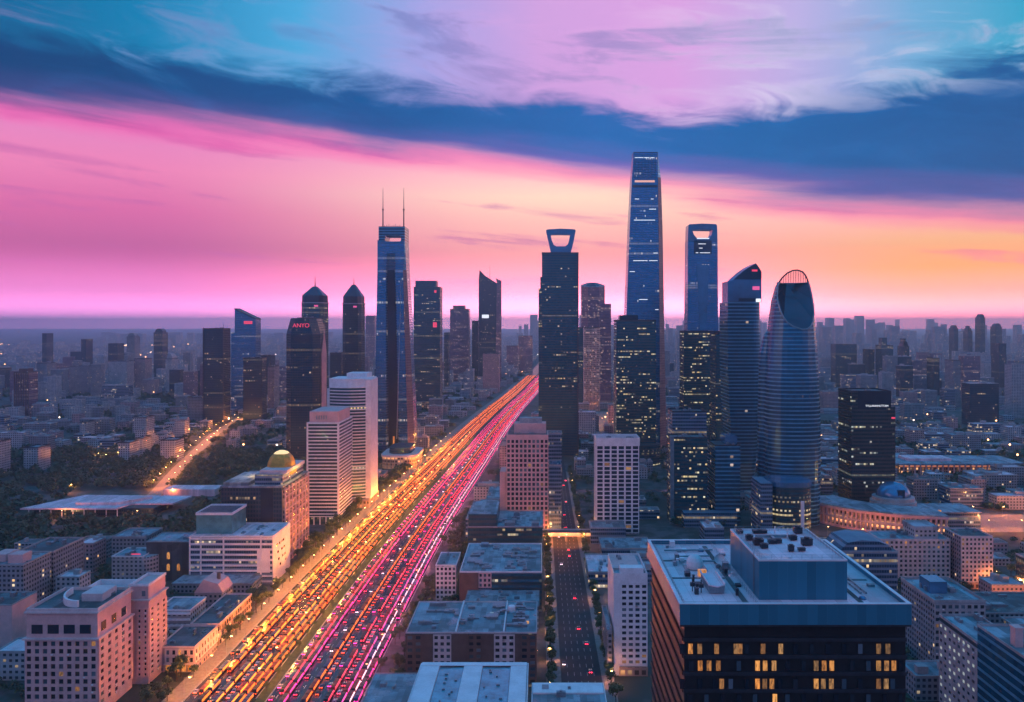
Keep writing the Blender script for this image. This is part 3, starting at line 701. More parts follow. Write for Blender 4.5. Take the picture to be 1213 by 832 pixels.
# white framed curved block behind it
Y = 930; x0, x1 = TX(390, Y), TX(436, Y); zt = TZ(452, Y); D = 46
b = thing('curved_block', 'white framed block with bowed striped glass front behind the banded office', 'building', ((x0 + x1) / 2, Y, 0))
def bow(x0, x1, y0, y1, d, n=12, inset=0):
    pts = []
    for i in range(n + 1):
        f = i / n; pts.append((x0 + inset + (x1 - x0 - 2 * inset) * f, y0 + inset - d * math.sin(math.pi * f)))
    return pts + [(x1 - inset, y1 - inset), (x0 + inset, y1 - inset)]
q = M(); q.prism(bow(x0, x1, Y, Y + D, 7, inset=.5), 9, zt - 6); q.build('glazing', MAT['tower_lit'], b)
q = M()
for i in range(36):
    z = 10 + (zt - 17) * i / 35
    q.loft([(bow(x0, x1, Y, Y + D, 7), z), (bow(x0, x1, Y, Y + D, 7), z + 1.15)], bottom=True)
q.build('floor_band', MAT['white'], b)
part(b, 'frame_pier', 'white', lambda q: q.box(x1 - 2.5, x1 + 3, Y - 1, Y + D - 6, 9, zt + 2))
part(b, 'frame_pier', 'white', lambda q: q.box(x0 - 2.6, x0 - .02, Y + 1, Y + D - 6, 9, zt - 8))
part(b, 'crown_wall', 'white', lambda q: q.prism(bow(x0 - 1, x1 + .5, Y + 3, Y + D, 6), zt - 5.9, zt + 3))
part(b, 'penthouse', 'white', lambda q: q.box(x0 + 16, x1 - 4, Y + 14, Y + D - 4, zt + 3.02, TZ(443, Y)))
part(b, 'podium', 'shop_lit', lambda q: q.box(x0 - 5, x1 + 2.8, Y - 10, Y + D, 0, 8.9))
claim(x0 - 5, x1 + 3, Y - 10, Y + D)

# twin mast tower
Y = 1290; b = thing('twin_mast_tower', 'tall tapering blue tower with a slot under its top and two masts', 'tower', (TX(465, Y), Y, 0))
def tsec(l, r, c, D, rec):
    x0, x1 = TX(l, Y), TX(r, Y); cc = c; wd = x1 - x0
    return [(x0, Y), (x0 + wd * .30, Y), (x0 + wd * .34, Y + rec), (x0 + wd * .60, Y + rec), (x0 + wd * .64, Y), (x1 - cc, Y), (x1, Y + cc * 1.6 + .5), (x1, Y + D), (x0, Y + D)]
q = M(); q.loft([(tsec(443.5, 489.5, 8, 46, 7), 0), (tsec(444, 488.5, 8, 46, 7), TZ(500, Y)), (tsec(446, 483, 6, 44, 6), TZ(370, Y)), (tsec(447, 480.5, 4, 42, 3), TZ(320, Y)), (tsec(447.3, 480, 1.5, 40, .1), TZ(300, Y)), (tsec(448.5, 479.5, .8, 40, .05), TZ(287, Y))])
q.build('facade', MAT['tower_blue'], b)
def rr(cx, cz, hw, hh, r, n=4):
    out = []
    for k, (sx, sz) in enumerate(((1, -1), (1, 1), (-1, 1), (-1, -1))):
        for i in range(n):
            a = R(-90 + 90 * k + 90 * i / (n - 1)); out.append((cx + sx * (hw - r) + r * math.cos(a), cz + sz * (hh - r) + r * math.sin(a)))
    return out
cx = TX(464, Y); zc = (TZ(287, Y) + TZ(268.5, Y)) / 2
q = M(); q.ring(rr(cx, zc, TX(479.5, Y) - cx, (TZ(268.5, Y) - TZ(287, Y)) / 2, .2), rr(TX(465.5, Y), TZ(282.6, Y), 12.2, 4.6, 2.0), Y, Y + 40); q.build('slot_frame', MAT['tower_stripe'], b)
part(b, 'ledge', 'tower_blue', lambda q: q.box(TX(446.8, Y), TX(448.4, Y), Y + 2, Y + 38, 0, TZ(284.5, Y)))
for p in (452.5, 477.3):
    part(b, 'mast', 'dark_steel', lambda q: (q.tube((TX(p, Y), Y + 8, TZ(268.5, Y)), (TX(p, Y), Y + 8, TZ(247, Y)), 1.0, .8, 8), q.tube((TX(p, Y), Y + 8, TZ(247, Y)), (TX(p, Y), Y + 8, TZ(222, Y)), .6, .25, 8), q.box(TX(p, Y) - 1.3, TX(p, Y) + 1.3, Y + 6.7, Y + 9.3, TZ(248.4, Y), TZ(247, Y))))
each(b, 'rail_post', 'dark_steel', range(8), lambda q, i: q.box(TX(455 + i * 2.6, Y), TX(455 + i * 2.6, Y) + .7, Y + 1, Y + 1.7, TZ(268.5, Y), TZ(268.5, Y) + 1.6 + (i % 3)))
q = M(); q.quadlist([(TX(475.6, Y) - 0, Y - .35, TZ(330, Y)), (TX(470.5, Y), Y - .35, TZ(520, Y)), (TX(469.5, Y), Y - .35, TZ(520, Y)), (TX(474.8, Y), Y - .35, TZ(330, Y))], [(0, 3, 2, 1)])
q.build('edge_trim', MAT['steel'], b)
TS = [((443.5, 489.5, 8, 46, 7), 0), ((444, 488.5, 8, 46, 7), TZ(500, Y)), ((446, 483, 6, 44, 6), TZ(370, Y)), ((447, 480.5, 4, 42, 3), TZ(320, Y))]
def chamfer(q, i, k, off):
    pts = []
    for a_, z_ in TS:
        s_ = tsec(*a_); (xa, ya), (xb, yb) = s_[i], s_[k]; d_ = Vector((yb - ya, -(xb - xa), 0)).normalized() * off
        pts += [(xa + d_.x, ya + d_.y, z_), (xb + d_.x, yb + d_.y, z_)]
    q.quadlist(pts, [(2 * j, 2 * j + 1, 2 * j + 3, 2 * j + 2) for j in range(len(TS) - 1)])
part(b, 'peach_light_flank', 'lattice_flank', lambda q: chamfer(q, 5, 6, .35))  # added panel, peach side light put into its colour
part(b, 'recess_shade', 'dark_glass', lambda q: chamfer(q, 2, 3, .3))  # dark panel added to deepen the shade of the recess
part(b, 'entrance_light', 'window_lit', lambda q: q.box(TX(465.5, Y), TX(467.3, Y), Y - .4, Y + .2, TZ(538, Y), TZ(517, Y)))
claim(TX(443, Y), TX(491, Y), Y, Y + 46)
# podium of the twin mast tower
x0, x1 = TX(452, 1180), TX(494, 1180)
b = thing('podium_building', 'low rounded podium with lit band in front of the twin mast tower', 'building', ((x0 + x1) / 2, 1170, 0))
def roundrect(x0, x1, y0, y1, r, n=5):
    out = []
    for cx, cy, a0 in ((x1 - r, y0 + r, -90), (x1 - r, y1 - r, 0), (x0 + r, y1 - r, 90), (x0 + r, y0 + r, 180)):
        for i in range(n):
            a = R(a0 + 90 * i / (n - 1)); out.append((cx + r * math.cos(a), cy + r * math.sin(a)))
    return out
part(b, 'facade', 'shop_lit', lambda q: q.prism(roundrect(x0, x1, 1170, 1250, 16), 0, 16))
part(b, 'roof_slab', 'pale_stone', lambda q: q.loft([(roundrect(x0 - 1.5, x1 + 1.5, 1168.5, 1252, 17), 16.02), (roundrect(x0 - 1.5, x1 + 1.5, 1168.5, 1252, 17), 19)], bottom=True))
part(b, 'drum', 'tower_lit', lambda q: q.prism(roundrect(x0 + 8, x1 - 10, 1182, 1240, 14), 19.02, 27))
claim(x0, x1, 1168, 1252)

b, x0, x1, z = tower('office_tower', 'dark teal tower with stepped top just right of twin mast tower', 'tower', 490, 524, 340, 1980, 46, 'tower_teal', plant=3)
part(b, 'upper_stage', 'tower_teal', lambda q: q.box(x0 + 3, x1 - 10, 1986, 2020, z - 1.4, TZ(332.5, 1980)))
part(b, 'sign', 'red_sign', lambda q: q.box(TX(513, 1980), TX(517.5, 1980), 1979, 1979.7, TZ(388, 1980), TZ(382, 1980)))
part(b, 'sign', 'red_sign', lambda q: q.box(TX(514.5, 1980), TX(517, 1980), 1979, 1979.7, TZ(347, 1980), TZ(344, 1980)))
part(b, 'lit_podium', 'shop_lit', lambda q: q.box(x0 - 6, x1 + 6, 1965, 1979.5, 0, 20))
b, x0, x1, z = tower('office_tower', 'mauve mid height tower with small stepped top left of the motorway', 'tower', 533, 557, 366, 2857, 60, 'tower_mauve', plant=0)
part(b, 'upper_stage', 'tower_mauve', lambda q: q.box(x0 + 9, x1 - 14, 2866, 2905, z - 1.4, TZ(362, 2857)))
tower('office_tower', 'thin dark slab between mauve tower and pointed tower', 'tower', 526, 533, 394, 2600, 40, 'tower_dark', plant=1)
tower('office_tower', 'dark slab standing close to the pointed tower', 'tower', 559, 568, 380, 2900, 50, 'tower_dark', plant=1)

# pointed tower with two horns
Y = 2800; x0, x1 = TX(567, Y), TX(595, Y + 60); b = thing('horned_tower', 'dark tower with two pointed glass horns and a small white sign', 'tower', ((x0 + x1) / 2, Y, 0))
zs = TZ(334, Y)
q = M(); q.plate([(x0, 0), (x1 - 14, 0), (x1 - 14, TZ(336, Y)), (x0 + 22, TZ(327, Y)), (x0 + 3, TZ(321.5, Y)), (x0, TZ(330, Y))], Y, Y + 50); q.build('facade', MAT['tower_dark'], b)
q = M(); q.plate([(x1 - 20, 0), (x1, 0), (x1, TZ(333, Y)), (x1 - 18, TZ(330, Y)), (x1 - 15, TZ(336, Y))], Y - 10, Y - .2); q.build('side_wing', MAT['tower_mauve'], b)
part(b, 'mast', 'dark_steel', lambda q: q.tube((x0 + 36, Y + 20, zs), (x0 + 36, Y + 20, TZ(315, Y)), .8, .3, 6))
part(b, 'horn', 'dark_steel', lambda q: q.plate([(x0 + 1, TZ(329, Y)), (x0 + 22, TZ(327.2, Y)), (x0 + 3, TZ(320, Y))], Y - 2, Y - .2))
part(b, 'sign', 'white_sign', lambda q: q.box(TX(571, Y), TX(579, Y), Y - 1.2, Y - .4, TZ(377, Y), TZ(373, Y)))
claim(x0, x1, Y - 10, Y + 50)
tower('apartment_block', 'pale stepped block at the foot of the horned tower', 'building', 572, 592, 419, 2500, 50, 'flat_pink', 'concrete', plant=4)
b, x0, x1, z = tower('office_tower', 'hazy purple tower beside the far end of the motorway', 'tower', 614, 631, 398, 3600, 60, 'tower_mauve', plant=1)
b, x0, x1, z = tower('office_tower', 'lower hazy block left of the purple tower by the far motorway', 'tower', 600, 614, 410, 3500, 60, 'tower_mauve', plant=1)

# bottle opener tower
Y = 1290; x0, x1 = TX(642, Y), TX(685, Y); zt = TZ(300, Y); D = 44
b = thing('bottle_opener_tower', 'dark teal tower carrying an open trapezoid frame like a bottle opener', 'tower', ((x0 + x1) / 2, Y, 0))
part(b, 'facade', 'tower_teal', lambda q: q.box(x0, x1, Y, Y + D, 0, zt))
part(b, 'side_wing', 'tower_teal', lambda q: q.box(TX(638, Y), x0 - .02, Y + 3, Y + D - 2, 0, TZ(342, Y)))
part(b, 'side_wing', 'tower_teal', lambda q: q.box(TX(640, Y), x0 - .03, Y + 6, Y + D - 6, TZ(342, Y) + .02, TZ(328, Y)))
part(b, 'corner_fin', 'dark_steel', lambda q: q.box(x1 - 1.6, x1 + .4, Y - .5, Y + 1, 0, zt + 1))
part(b, 'roof_edge', 'dark_steel', lambda q: parapet_ring(q, x0 - .3, x1 + .3, Y - .3, Y + D + .3, zt + .02, 1.2))
def XZ(pts, Y): return [(TX(a, Y), TZ(c, Y)) for a, c in pts]
outer = XZ([(653, 300), (676, 300), (677.5, 295), (680, 285), (682.3, 273), (682, 271), (679, 270.4), (664, 269.8), (650, 270.6), (647.3, 271.2), (647, 273), (649.5, 284), (651.5, 293)], Y)
inner = XZ([(659, 291), (670, 291), (673, 288.5), (674.5, 284), (675.6, 277.5), (675.4, 276.9), (674, 276.7), (664, 276.5), (654, 276.7), (652.8, 276.9), (652.6, 278), (653.8, 284), (656, 289)], Y)
q = M(); q.ring(outer, inner, Y + 14, Y + 30); q.build('open_frame', MAT['blue_glass'], b)
claim(TX(638, Y), x1, Y, Y + D)

# purple octagonal tower and its neighbours behind
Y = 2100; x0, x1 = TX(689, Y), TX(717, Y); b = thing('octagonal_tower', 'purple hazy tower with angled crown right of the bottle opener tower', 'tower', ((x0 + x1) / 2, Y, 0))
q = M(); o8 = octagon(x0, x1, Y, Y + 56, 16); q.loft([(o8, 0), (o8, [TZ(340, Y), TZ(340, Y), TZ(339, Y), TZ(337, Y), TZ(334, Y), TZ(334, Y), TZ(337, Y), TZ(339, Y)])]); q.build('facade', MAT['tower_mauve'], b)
part(b, 'crown', 'dark_glass', lambda q: q.loft([(octagon(x0 + 8, x1 - 8, Y + 8, Y + 48, 12), TZ(340, Y)), (octagon(x0 + 20, x1 - 22, Y + 20, Y + 36, 6), TZ(334.5, Y))]))
part(b, 'side_wing', 'tower_mauve', lambda q: q.box(x1 - 14, TX(724, Y), Y + 2, Y + 50, 0, TZ(360, Y)))
claim(x0, x1, Y, Y + 56)
tower('lattice_block', 'peach block with all over lattice front between two dark towers', 'building', 691, 711, 388, 1960, 40, 'lattice_pale', 'concrete', plant=3)
tower('office_tower', 'low dark slab beside bottle opener tower and lattice block', 'tower', 684, 691, 388, 1900, 40, 'tower_teal', plant=1)

# super tall tower
Y = 1350; b = thing('super_tall_tower', 'tallest tower of the skyline, blue and tapering, with glowing band near top', 'skyscraper', (TX(764, Y), Y, 0))
def ssec(l, r, e, D=58):
    x0, x1, xe = TX(l, Y), TX(r, Y), TX(e, Y); c = max(.6, xe - x1)
    return [(x0, Y), (x1, Y), (xe, Y + c * 1.1 + 1), (xe, Y + D), (x0 + 2, Y + D), (x0 - .1, Y + D * .5)]
zz = lambda p: TZ(p, Y)
q = M(); q.loft([(ssec(737, 782, 791), 0), (ssec(742, 781, 787.6), zz(373)), (ssec(743.2, 780.8, 787), zz(340)), (ssec(746, 780, 785.6), zz(268)), (ssec(748.6, 779.3, 783.4, 52), zz(210)), (ssec(750.6, 778.6, 779.6, 46), zz(181))])
q.build('facade', MAT['tower_blue'], b)
SS = [((737, 782, 791), 0), ((742, 781, 787.6), zz(373)), ((743.2, 780.8, 787), zz(340)), ((746, 780, 785.6), zz(268)), ((748.6, 779.3, 783.4, 52), zz(210))]
def sflank(q):
    pts = []
    for a_, z_ in SS:
        s_ = ssec(*a_); (xa, ya), (xb, yb) = s_[1], s_[2]; d_ = Vector((yb - ya, -(xb - xa), 0)).normalized() * .35
        pts += [(xa + d_.x, ya + d_.y, z_), (xb + d_.x, yb + d_.y, z_)]
    q.quadlist(pts, [(2 * j, 2 * j + 1, 2 * j + 3, 2 * j + 2) for j in range(len(SS) - 1)])
part(b, 'peach_light_flank', 'lattice_flank', sflank)  # added panel that carries the peach edge light in its colour
part(b, 'glowing_band', 'pale_glow' if 'pale_glow' in MAT else glow('peach_band', (1.0, .5, .38), .8), lambda q: q.box(TX(752, Y), TX(775.5, Y), Y - .6, Y + .3, zz(216.2), zz(213.8)))
for p, a, c in ((187, 752, 762), (187, 763, 769), (187, 771, 775), (236, 752, 757), (236, 771, 774), (261, 751, 776), (309, 750, 767), (309, 769, 779), (355, 757, 767), (322, 746, 752), (300, 774, 779), (367, 776, 780), (248, 769, 777)):
    part(b, 'light_strip', 'white_sign', lambda q: q.box(TX(a, Y) + (373 - p) * 0, TX(c, Y), Y - .5, Y + .2, zz(p) - .4, zz(p) + .5))
part(b, 'dark_band', 'dark_glass', lambda q: q.box(TX(749.6, Y), TX(778.6, Y), Y - .45, Y + .25, zz(222), zz(219.6)))
each(b, 'crown_fin', 'dark_steel', range(16), lambda q, i: q.box(TX(751 + i * 1.7, Y), TX(751 + i * 1.7, Y) + .5, Y - .5, Y + .4, zz(212), zz(190)))
part(b, 'roof_edge', 'dark_steel', lambda q: q.prism([(a, c) for a, c in ssec(750.4, 778.8, 779.8, 46.2)], zz(181) + .01, zz(180.2)))
claim(TX(737, Y), TX(791, Y), Y, Y + 58)

b, x0, x1, z = tower('office_tower', 'broad dark block with many lit office floors before the super tall tower', 'tower', 727, 777, 379, 1212, 44, 'tower_lit', plant=5)
part(b, 'upper_stage', 'dark_glass', lambda q: q.box(x0 + 5, x0 + 32, 1220, 1246, z - 1, TZ(373.5, 1212)))
part(b, 'round_podium', 'tower_lit', lambda q: q.prism([(TX(752, 1200) + 38 * math.cos(R(a)), 1212 + 26 * math.sin(R(a))) for a in range(0, 360, 12)], 0, 30))

# tower with a trapezoid hole
Y = 1500; x0, x1 = TX(814, Y), TX(850.5, Y); b = thing('holed_tower', 'slim blue tower with a trapezoid hole through its top', 'tower', ((x0 + x1) / 2, Y, 0))
xa, xb = TX(814.8, Y), TX(850, Y)
q = M(); q.loft([([(x0, Y), (x1 + 2, Y), (x1 + 2, Y + 44), (x0, Y + 44)], 0), ([(xa, Y), (xb, Y), (xb, Y + 30), (xa, Y + 30)], TZ(286, Y))]); q.build('facade', MAT['tower_blue'], b)
outer = XZ([(814.9, 286), (850, 286), (849.7, 272), (849.3, 266.8), (847.8, 265.6), (832, 265), (817, 265.8), (815.5, 266.8), (815.2, 272)], Y)
inner = XZ([(825, 281.8), (840.5, 281.8), (843, 278.5), (844.2, 274), (844, 272.3), (832, 272), (820.5, 272.2), (820.4, 274), (822.2, 278.5)], Y)
q = M(); q.ring(outer, inner, Y + .1, Y + 28); q.build('hole_frame', MAT['blue_glass'], b)
part(b, 'sill_light', 'white_sign', lambda q: q.box(TX(825.5, Y), TX(840, Y), Y - .4, Y + .05, TZ(283.2, Y), TZ(282.0, Y)))
part(b, 'centre_panel', 'blue_glass', lambda q: q.plate(XZ([(829, 391), (836, 391), (840, 314), (825, 314)], Y), Y - 1.4, Y - .2))
part(b, 'upper_panel', 'dark_glass', lambda q: q.plate(XZ([(822, 301), (843, 301), (843, 285), (822, 285)], Y), Y - .8, Y - .1))
each(b, 'light_strip', 'white_sign', ((300, 824, 827), (300, 829, 841), (294.5, 828, 832), (289.5, 827, 836)), lambda q, t: q.box(TX(t[1], Y), TX(t[2], Y), Y - 1.1, Y - .85, TZ(t[0], Y), TZ(t[0] - .7, Y)))
claim(x0, x1, Y, Y + 44)
b, x0, x1, z = tower('office_tower', 'dark block with lit office rows in front of the holed tower', 'tower', 805, 850, 392, 1260, 40, 'tower_lit', plant=4)

# dark pair with curved white edge
Y = 1120; x0, x1 = TX(848, Y), TX(876, Y); b = thing('office_tower', 'dark narrow tower with curved white edge beside the slant roof tower', 'tower', ((x0 + x1) / 2, Y, 0))
part(b, 'facade', 'tower_teal', lambda q: q.prism([(x0, Y), (x1 - 8, Y), (x1 - 3, Y + 1.5), (x1, Y + 5), (x1, Y + 40), (x0, Y + 40)], 0, TZ(396, Y)))
part(b, 'roof', 'dark_glass', lambda q: q.prism(roundrect(x0 - 1, x1 + 2, Y - 2, Y + 42, 6), TZ(396, Y), TZ(392, Y)))
part(b, 'edge_trim', 'white', lambda q: q.box(x1 - 1.2, x1 + .3, Y + .6, Y + 2.2, 0, TZ(404, Y)))
part(b, 'recess', 'dark_glass', lambda q: q.box(TX(861, Y), TX(870, Y), Y - .6, Y - .05, 4, TZ(405, Y)))
claim(x0, x1, Y, Y + 42)

# slant roof tower with rounded corner
Y = 975; b = thing('slant_roof_tower', 'striped blue tower with pointed slanting roof and two small red signs', 'tower', (TX(882, Y), Y, 0))
def rsec(l, r, D=44, rad=9):
    x0, x1 = TX(l, Y), TX(r, Y); out = [(x0, Y)]
    for i in range(6):
        a = R(-90 + 90 * i / 5); out.append((x1 - rad + rad * math.cos(a), Y + rad + rad * math.sin(a)))
    return out + [(x1, Y + D), (x0, Y + D)]
q = M(); q.loft([(rsec(876, 893), 0), (rsec(874, 894.5), TZ(575, Y)), (rsec(868, 899), TZ(540, Y)), (rsec(864, 902), TZ(480, Y)), (rsec(862, 902.6), TZ(420, Y)), (rsec(862, 902), TZ(358, Y))]); q.build('facade', MAT['tower_stripe'], b)
q = M(); q.plate(XZ([(862, 358), (902, 358), (902, 322), (898.5, 316), (895.5, 312), (888, 316), (880, 321.5), (873, 327.5), (868.5, 332), (862, 333.5)], Y), Y + .2, Y + 30); q.build('slanted_crown', MAT['blue_glass'], b)
q = M(); q.plate(XZ([(869.5, 331.2), (902, 331.2), (902, 322), (898.5, 316.2), (895.5, 312.4), (888, 316.4), (880, 321.9), (873, 327.9)], Y), Y - .5, Y + .1); q.build('dark_gable', MAT['dark_glass'], b)
for a, c, p0, p1, mt in ((890.5, 897, 321.8, 319.5, 'red_sign'), (891.5, 899.5, 343.6, 339.4, 'pink_sign'), (895.5, 901, 358, 354, 'white_sign')):
    part(b, 'sign', mt, lambda q: q.box(TX(a, Y), TX(c, Y), Y - .9, Y - .55 if mt == 'red_sign' else Y + .1, TZ(p0, Y), TZ(p1, Y)))
part(b, 'dark_band', 'dark_glass', lambda q: q.box(TX(875, Y), TX(895, Y), Y - .4, Y + .1, TZ(357, Y), TZ(353.5, Y)))
claim(TX(862, Y), TX(903, Y), Y, Y + 44)

# bulging tower with a slanting oval top
Y = 833; b = thing('bulging_tower', 'bulging striped tower cut by a slanting dark oval with pale slatted crown', 'tower', (TX(947, Y), Y, 0))
def bsec(l, r, D, n=28, k=2.6, yc=None):
    cx, a = (TX(l, Y) + TX(r, Y)) / 2, (TX(r, Y) - TX(l, Y)) / 2; bb = D / 2; cy = Y + 26; out = []
    for i in range(n):
        q = -2 * math.pi / 4 - math.pi / 4 + 2 * math.pi * i / n
        c, s = math.cos(q), math.sin(q)
        out.append((cx + a * math.copysign(abs(c) ** (2 / k), c), cy + bb * math.copysign(abs(s) ** (2 / k), s)))
    return out
prof = [(914, 979, 46, 640), (913, 980, 48, 560), (913.5, 979.5, 49, 500), (915, 977.5, 48, 450), (917.5, 975.5, 46, 410), (920.5, 973, 43, 380), (924, 970.8, 40, 355), (928.5, 969.5, 36, 338), (936, 967, 30, 325), (945, 962, 20, 318.5)]
q = M(); q.loft([(bsec(l, r, D), max(0, TZ(p, Y))) for l, r, D, p in prof])
me = q.mesh('facade', (TX(947, Y), Y, 0))
bm = bmesh.new(); bm.from_mesh(me)
p1 = Vector((TX(921.5, Y) - TX(947, Y), 8, TZ(372, Y))); p2 = Vector((TX(969.5, Y) - TX(947, Y), 26, TZ(339, Y)))
dirv = (p2 - p1).normalized(); back = Vector((0, .42, .9)).normalized(); nrm = dirv.cross(back).normalized()
if nrm.z < 0: nrm = -nrm
bmesh.ops.bisect_plane(bm, geom=list(bm.verts) + list(bm.edges) + list(bm.faces), plane_co=p1, plane_no=nrm, clear_outer=True)
bmesh.ops.bisect_plane(bm, geom=list(bm.verts) + list(bm.edges) + list(bm.faces), plane_co=(0, 0, TZ(333.5, Y)), plane_no=(0, 0, 1), clear_outer=True)
ed = [e for e in bm.edges if e.is_boundary and all(v.co.z > 20 for v in e.verts)]
rimpts = [v.co.copy() for v in {v for e in ed for v in e.verts}]
cap = bmesh.ops.contextual_create(bm, geom=ed)
for f in cap['faces']: f.material_index = 1
bm.to_mesh(me); bm.free()
me.materials.append(MAT['tower_stripe']); me.materials.append(MAT['dark_glass'])
mesh_obj('facade', me, b)
ctr = sum(rimpts, Vector()) / len(rimpts)
e1 = dirv; e2 = nrm.cross(e1)
rimpts.sort(key=lambda v: math.atan2((v - ctr).dot(e2), (v - ctr).dot(e1)))
q = M(); off = Vector(b.location)
for i in range(len(rimpts)):
    q.tube(rimpts[i] + off, rimpts[(i + 1) % len(rimpts)] + off, .75, n=6)
q.build('oval_rim', MAT['steel'], b)
# crown arch with vertical slats above the oval
arch = XZ([(930, 338), (932, 334), (937, 327), (943, 321.5), (950, 318.2), (956, 317.8), (962, 320), (966, 325), (968.8, 332), (969.8, 340)], Y)
q = M()
for (a, c), (d, e) in zip(arch, arch[1:]):
    q.tube((a, Y + 30, c), (d, Y + 30, e), .8, n=6)
q.build('crown_arch', MAT['dark_steel'], b)
for i in range(17):
    p = 934.5 + i * 2.05; zt = max(TZ(339, Y), 0)
    for (a, c), (d, e) in zip(arch, arch[1:]):
        if a <= TX(p, Y) <= d: zt = c + (e - c) * (TX(p, Y) - a) / (d - a)
    part(b, 'crown_slat', 'steel', lambda q: q.box(TX(p, Y) - .28, TX(p, Y) + .28, Y + 29.6, Y + 30.4, TZ(334, Y), zt))
part(b, 'side_lobe', 'tower_stripe', lambda q: q.loft([([(TX(cxx, Y) + rr_ * math.cos(R(a)), Y + 36 + rr_ * 1.1 * math.sin(R(a))) for a in range(0, 360, 20)], z_) for cxx, rr_, z_ in ((921, 10, 0), (920, 9.6, TZ(520, Y)), (921, 8.6, TZ(420, Y)), (924, 6.5, TZ(398, Y)), (927, 3.0, TZ(388, Y)))]))
claim(TX(913, Y), TX(981, Y), Y, Y + 50)
# its podium
x0, x1 = TX(898, 800), TX(960, 800)
b = thing('podium_building', 'curved glass podium at the foot of the bulging tower', 'building', ((x0 + x1) / 2, 790, 0))
part(b, 'facade', 'tower_lit', lambda q: q.prism(roundrect(x0 + 10, x1, 786, 826, 15, 7), 0, TZ(578, 786)))
part(b, 'roof_slab', 'blue_glass', lambda q: q.loft([(roundrect(x0 + 9, x1 + 1, 785, 827, 16, 7), TZ(578, 786) + .02), (roundrect(x0 + 9, x1 + 1, 785, 827, 16, 7), TZ(572, 786))], bottom=True))
part(b, 'end_wall', 'office_blue', lambda q: q.box(x0 - 1, x0 + 9.8, 786, 822, 0, TZ(573, 786)))
claim(x0, x1, 785, 827)
b = thing('advertising_pylon', 'thin pale pylon standing beside curved glass podium', 'pylon', (TX(951, 760), 760, 0))
part(b, 'panel', 'white', lambda q: q.box(TX(949, 760), TX(952.8, 760), 760, 761.2, 3, TZ(594, 760)))
part(b, 'base', 'concrete', lambda q: q.box(TX(948, 760), TX(954, 760), 759, 762.2, 0, 3))

# green glass block with sign
Y = 909; b, x0, x1, z = tower('office_tower', 'broad dark green glass block with pale lettering under its top', 'tower', 993, 1055.5, 463, Y, 40, 'tower_green', plant=3)
part(b, 'dark_panel', 'dark_glass', lambda q: q.box(x0 + 7, x1 + .1, Y - .4, Y + .1, TZ(484.5, Y), TZ(463.4, Y)))
text_part(b, 'TYLLANNHUTTAM', 'white_sign', (x0 + x1) / 2 + 6, Y - .5, TZ(482, Y), 2.9, 'sign_lettering', .06)
part(b, 'side_wing', 'tower_green', lambda q: q.box(x1 + .02, TX(1061.5, Y), Y + 2, Y + 36, 0, TZ(482, Y)))
part(b, 'sign', 'red_sign', lambda q: q.box(x1 + 1.2, x1 + 5, Y + 1.2, Y + 1.95, TZ(496.5, Y), TZ(494.5, Y)))

# blue glass cluster in the middle distance
b, x0, x1, z = tower('office_block', 'blue glass block with yellow lit rows behind the big flat roof', 'building', 790, 838, 518, 850, 30, 'tower_lit', plant=5)
part(b, 'corner_fin', 'steel', lambda q: q.box(x0 - 1.5, x0 + 2.5, 848.4, 849.95, 0, z + 1))
part(b, 'low_wing', 'office_blue', lambda q: q.box(x0 + 10, x1 + 26, 834, 848.3, 0, 14))
tower('office_block', 'plain blue glass block rising behind the yellow lit one', 'building', 791, 837, 487, 930, 34, 'office_blue', plant=4)
b, x0, x1, z = tower('office_block', 'navy striped block joined to the yellow lit glass block', 'building', 838, 877, 527, 846, 40, 'tower_stripe', plant=4)
part(b, 'roof_box', 'blue_glass', lambda q: q.box(x0 + 12, x1 - 1, 856, 880, z - 1, z + 7))

